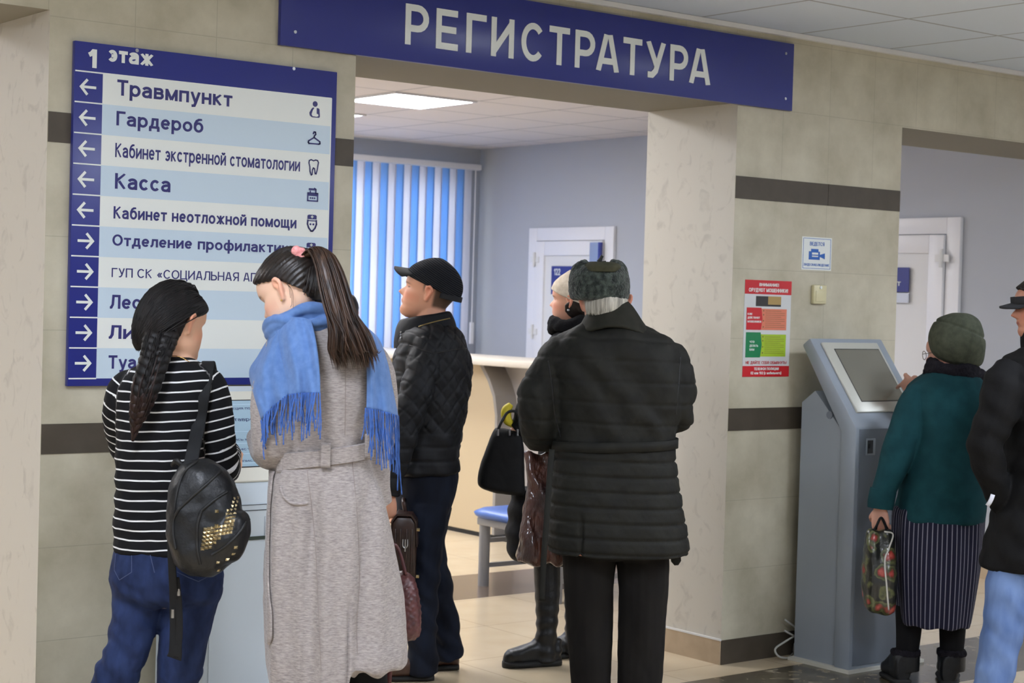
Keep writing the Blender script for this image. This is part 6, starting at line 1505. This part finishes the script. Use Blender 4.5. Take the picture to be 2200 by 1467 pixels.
# ------------------------------------------------------------------ 7  man in black at the right edge
cloth('jacket_black', (12, 12, 13), (17, 17, 18), 14, (1, 1, 1), .8, (200, .25, .003)); cloth('denim_light', (82, 106, 152), (110, 134, 178), 12, (1, 1, .4), .85, (600, .25, .0012))
F7 = Fig(6.75); f = F7
h7 = Head(f.P(2240, 664, 0), 84, 6, 0, 1.03)
jk7 = [(748, 2192, 2290, .09), (762, 2172, 2312, .14), (778, 2156, 2330, .18), (820, 2150, 2345, .205), (900, 2152, 2345, .21), (980, 2156, 2340, .208), (1060, 2145, 2338, .21), (1140, 2128, 2332, .215), (1205, 2112, 2325, .215), (1222, 2112, 2322, .205)]
a7 = [(2168, 792, -.08, .06), (2156, 830, -.12, .082), (2142, 890, -.13, .077), (2118, 950, -.12, .07), (2126, 1000, -.1, .064), (2142, 1050, -.06, .056), (2156, 1085, -.02, .048)]
l7 = [(2190, 1210, -.05, .11), (2172, 1270, -.07, .098), (2157, 1340, -.08, .082), (2144, 1410, -.08, .076), (2134, 1467, -.08, .074), (2120, 1525, -.06, .074)]
l7b = [(2260, 1210, .1, .11), (2256, 1340, .12, .082), (2250, 1460, .14, .072), (2248, 1505, .14, .074)]
body = h7.pieces()+[f.limb([(2248, 675, 0, .062), (2246, 720, 0, .064), (2244, 770, 0, .07)]), f.loft(rows_in(jk7)), f.limb(limb_in(a7)), f.limb(limb_in(l7)), f.limb(limb_in(l7b))]+hand(f.P(2156, 1085, -.02), RH*.8-ZH*.5, FH, ZH, .6)
p7 = fuse('person', body, 'skin', None, .005, 2, origin=f.G(2190), col=lambda V: h7.colour(V, (196, 138, 114), (160, 96, 86), (30, 24, 22)), label='man in a black jacket and light blue jeans cut off by the right edge', cat='person')
j7 = fuse('jacket', [f.loft(jk7), f.limb(a7, 34)], 'jacket_black', p7, .006, 3, disp=lambda V, N: .0028*np.sin(V[:, 2]*60+V @ RH*34+2.5*fbm(V, 5))+.005*fbm(V, 9))
v, ff = f.loft([(765, 2196, 2292, .10), (735, 2194, 2290, .10), (706, 2196, 2286, .096), (692, 2204, 2280, .09)], steps=14, e=2); X = (v-f.P(2240, 720)) @ RH; v[:, 2] -= .1*X
fuse('collar', [(v, ff)], 'jacket_black', j7, .005, 2)
MB().box(0, .012, -.03, .03, -.006, .006).build('cuff_lining', plain('lining_white', (220, 222, 232), .5), j7)
cfo = [o for o in j7.children if o.name.startswith('cuff_lining')][0]
strp = strap_mesh(np.array([f.P(2133, 1062, -.105), f.P(2131, 1072, -.105), f.P(2127, 1082, -.10), f.P(2121, 1086, -.09)]), np.tile(-FH, (4, 1)), .016, .006)
bpy.data.objects.remove(cfo); MB().add(*strp).build('cuff_lining', 'lining_white', j7, smooth=True)
fuse('jeans', [f.limb(l7, 34), f.limb(l7b, 34)], 'denim_light', p7, .006, 3, disp=lambda V, N: .0022*np.sin(V[:, 2]*55+V @ RH*50+3*fbm(V, 6))*smoothstep(.8, .4, V[:, 2])+.003*fbm(V, 14))
for hx, tx, dd in ((2140, 2060, -.06), (2262, 2180, .16)):
    up_, so_ = shoe(f.G(hx, dd), f.G(tx, dd-.03), .05, .085); MB().add(*up_).build('shoe', 'shoe_black', p7, smooth=True); MB().add(*so_).build('shoe_sole', 'sole_black', p7, smooth=True)
def hl7(h, infl):
    v, ff = h.pieces(44, 60, infl, False)[0]; L = h.to_local(v)/HH; z = L[:, 2]+.47
    lim = np.interp(z, [.22, .40, .52, .62, .76, .86, .95], [-.28, -.22, .04, .12, .26, .42, .5]); L[:, 1] = np.minimum(L[:, 1], lim); L[:, 2] = np.maximum(L[:, 2], .24-.47); return h.to_world(L*HH), ff
hr7 = fuse('hair', [hl7(h7, .012)], 'hair_black', p7, .0045, 3, disp=lambda V, N: .0025*fbm(V, 40))
V_ = np.array([[(math.sin(a)*(.078-.008*t), .03+math.cos(a)*.066+t*.062*math.cos(a*.8), .036-.012*t-.012*abs(math.sin(a))) for a in th] for t in np.linspace(0, 1, 10)]).reshape(-1, 3)
vis = MB().add(h7.to_world(np.vstack([V_, V_-np.array((0, 0, .006))])), F_).build('visor', 'cap_dark', p7, smooth=True)
bandv = np.array([(math.sin(a)*.085, .004+math.cos(a)*.108, .040) for a in np.linspace(-np.pi, np.pi, 60)])
v, ff = strap_mesh(h7.to_world(bandv), np.array([h7.M @ np.array((math.sin(a), math.cos(a), 0)) for a in np.linspace(-np.pi, np.pi, 60)]), .03, .004); MB().add(v, ff).build('visor_band', 'cap_dark', vis, smooth=True)

# ------------------------------------------------------------------ 8  somebody in the hall, all but hidden by the pillar
F8 = Fig(8.6); f = F8
h8 = Head(f.P(728, 682, 0), 20, 10, 0, 1.0)
tr8 = [(722, 700, 750, .07), (735, 670, 780, .11), (760, 640, 805, .14), (850, 640, 805, .14), (960, 650, 796, .13), (1060, 644, 802, .15)]
al8 = [[(660, 765, 0, .05), (640, 800, 0, .055), (634, 880, .02, .05), (650, 940, .15, .042), (690, 930, .3, .032)], [(786, 765, 0, .05), (806, 800, 0, .055), (810, 880, .02, .05), (795, 940, .15, .042), (755, 930, .3, .032)]]
lg8 = [[(690, 1040, 0, .085), (690, 1180, 0, .065), (690, 1300, 0, .05), (690, 1322, 0, .045)], [(758, 1040, 0, .085), (758, 1180, 0, .065), (758, 1300, 0, .05), (758, 1322, 0, .045)]]
body = h8.pieces()+[f.limb([(728, 690, 0, .058), (726, 745, 0, .06)]), f.loft(rows_in(tr8))]+[f.limb(limb_in(a)) for a in al8+lg8]+hand(f.P(690, 930, .3), FH*.7+RH*.4, -ZH, -RH, .5)+hand(f.P(755, 930, .3), FH*.7-RH*.4, -ZH, RH, .5)
p8 = fuse('person', body, 'skin', None, .007, 2, origin=f.G(725), col=lambda V: h8.colour(V, (214, 160, 136)), label='dark-haired person inside the hall, all but hidden by the left pillar', cat='person')
fuse('jacket', [f.loft(tr8)]+[f.limb(a) for a in al8], 'quilt_navy', p8, .009, 3)
fuse('trousers', [f.limb(a) for a in lg8]+[f.loft([(1030, 650, 796, .14), (1075, 656, 790, .13)])], 'trouser_charcoal', p8, .009, 2)
fuse('hair', [hl2(h8, .018, .1)], 'hair_black', p8, .006, 3, disp=lambda V, N: .003*fbm(V, 40))
for x in (690, 758):
    up_, so_ = shoe(f.G(x, -.08), f.G(x, .18), .045, .075); MB().add(*up_).build('shoe', 'shoe_black', p8, smooth=True); MB().add(*so_).build('shoe_sole', 'sole_black', p8, smooth=True)
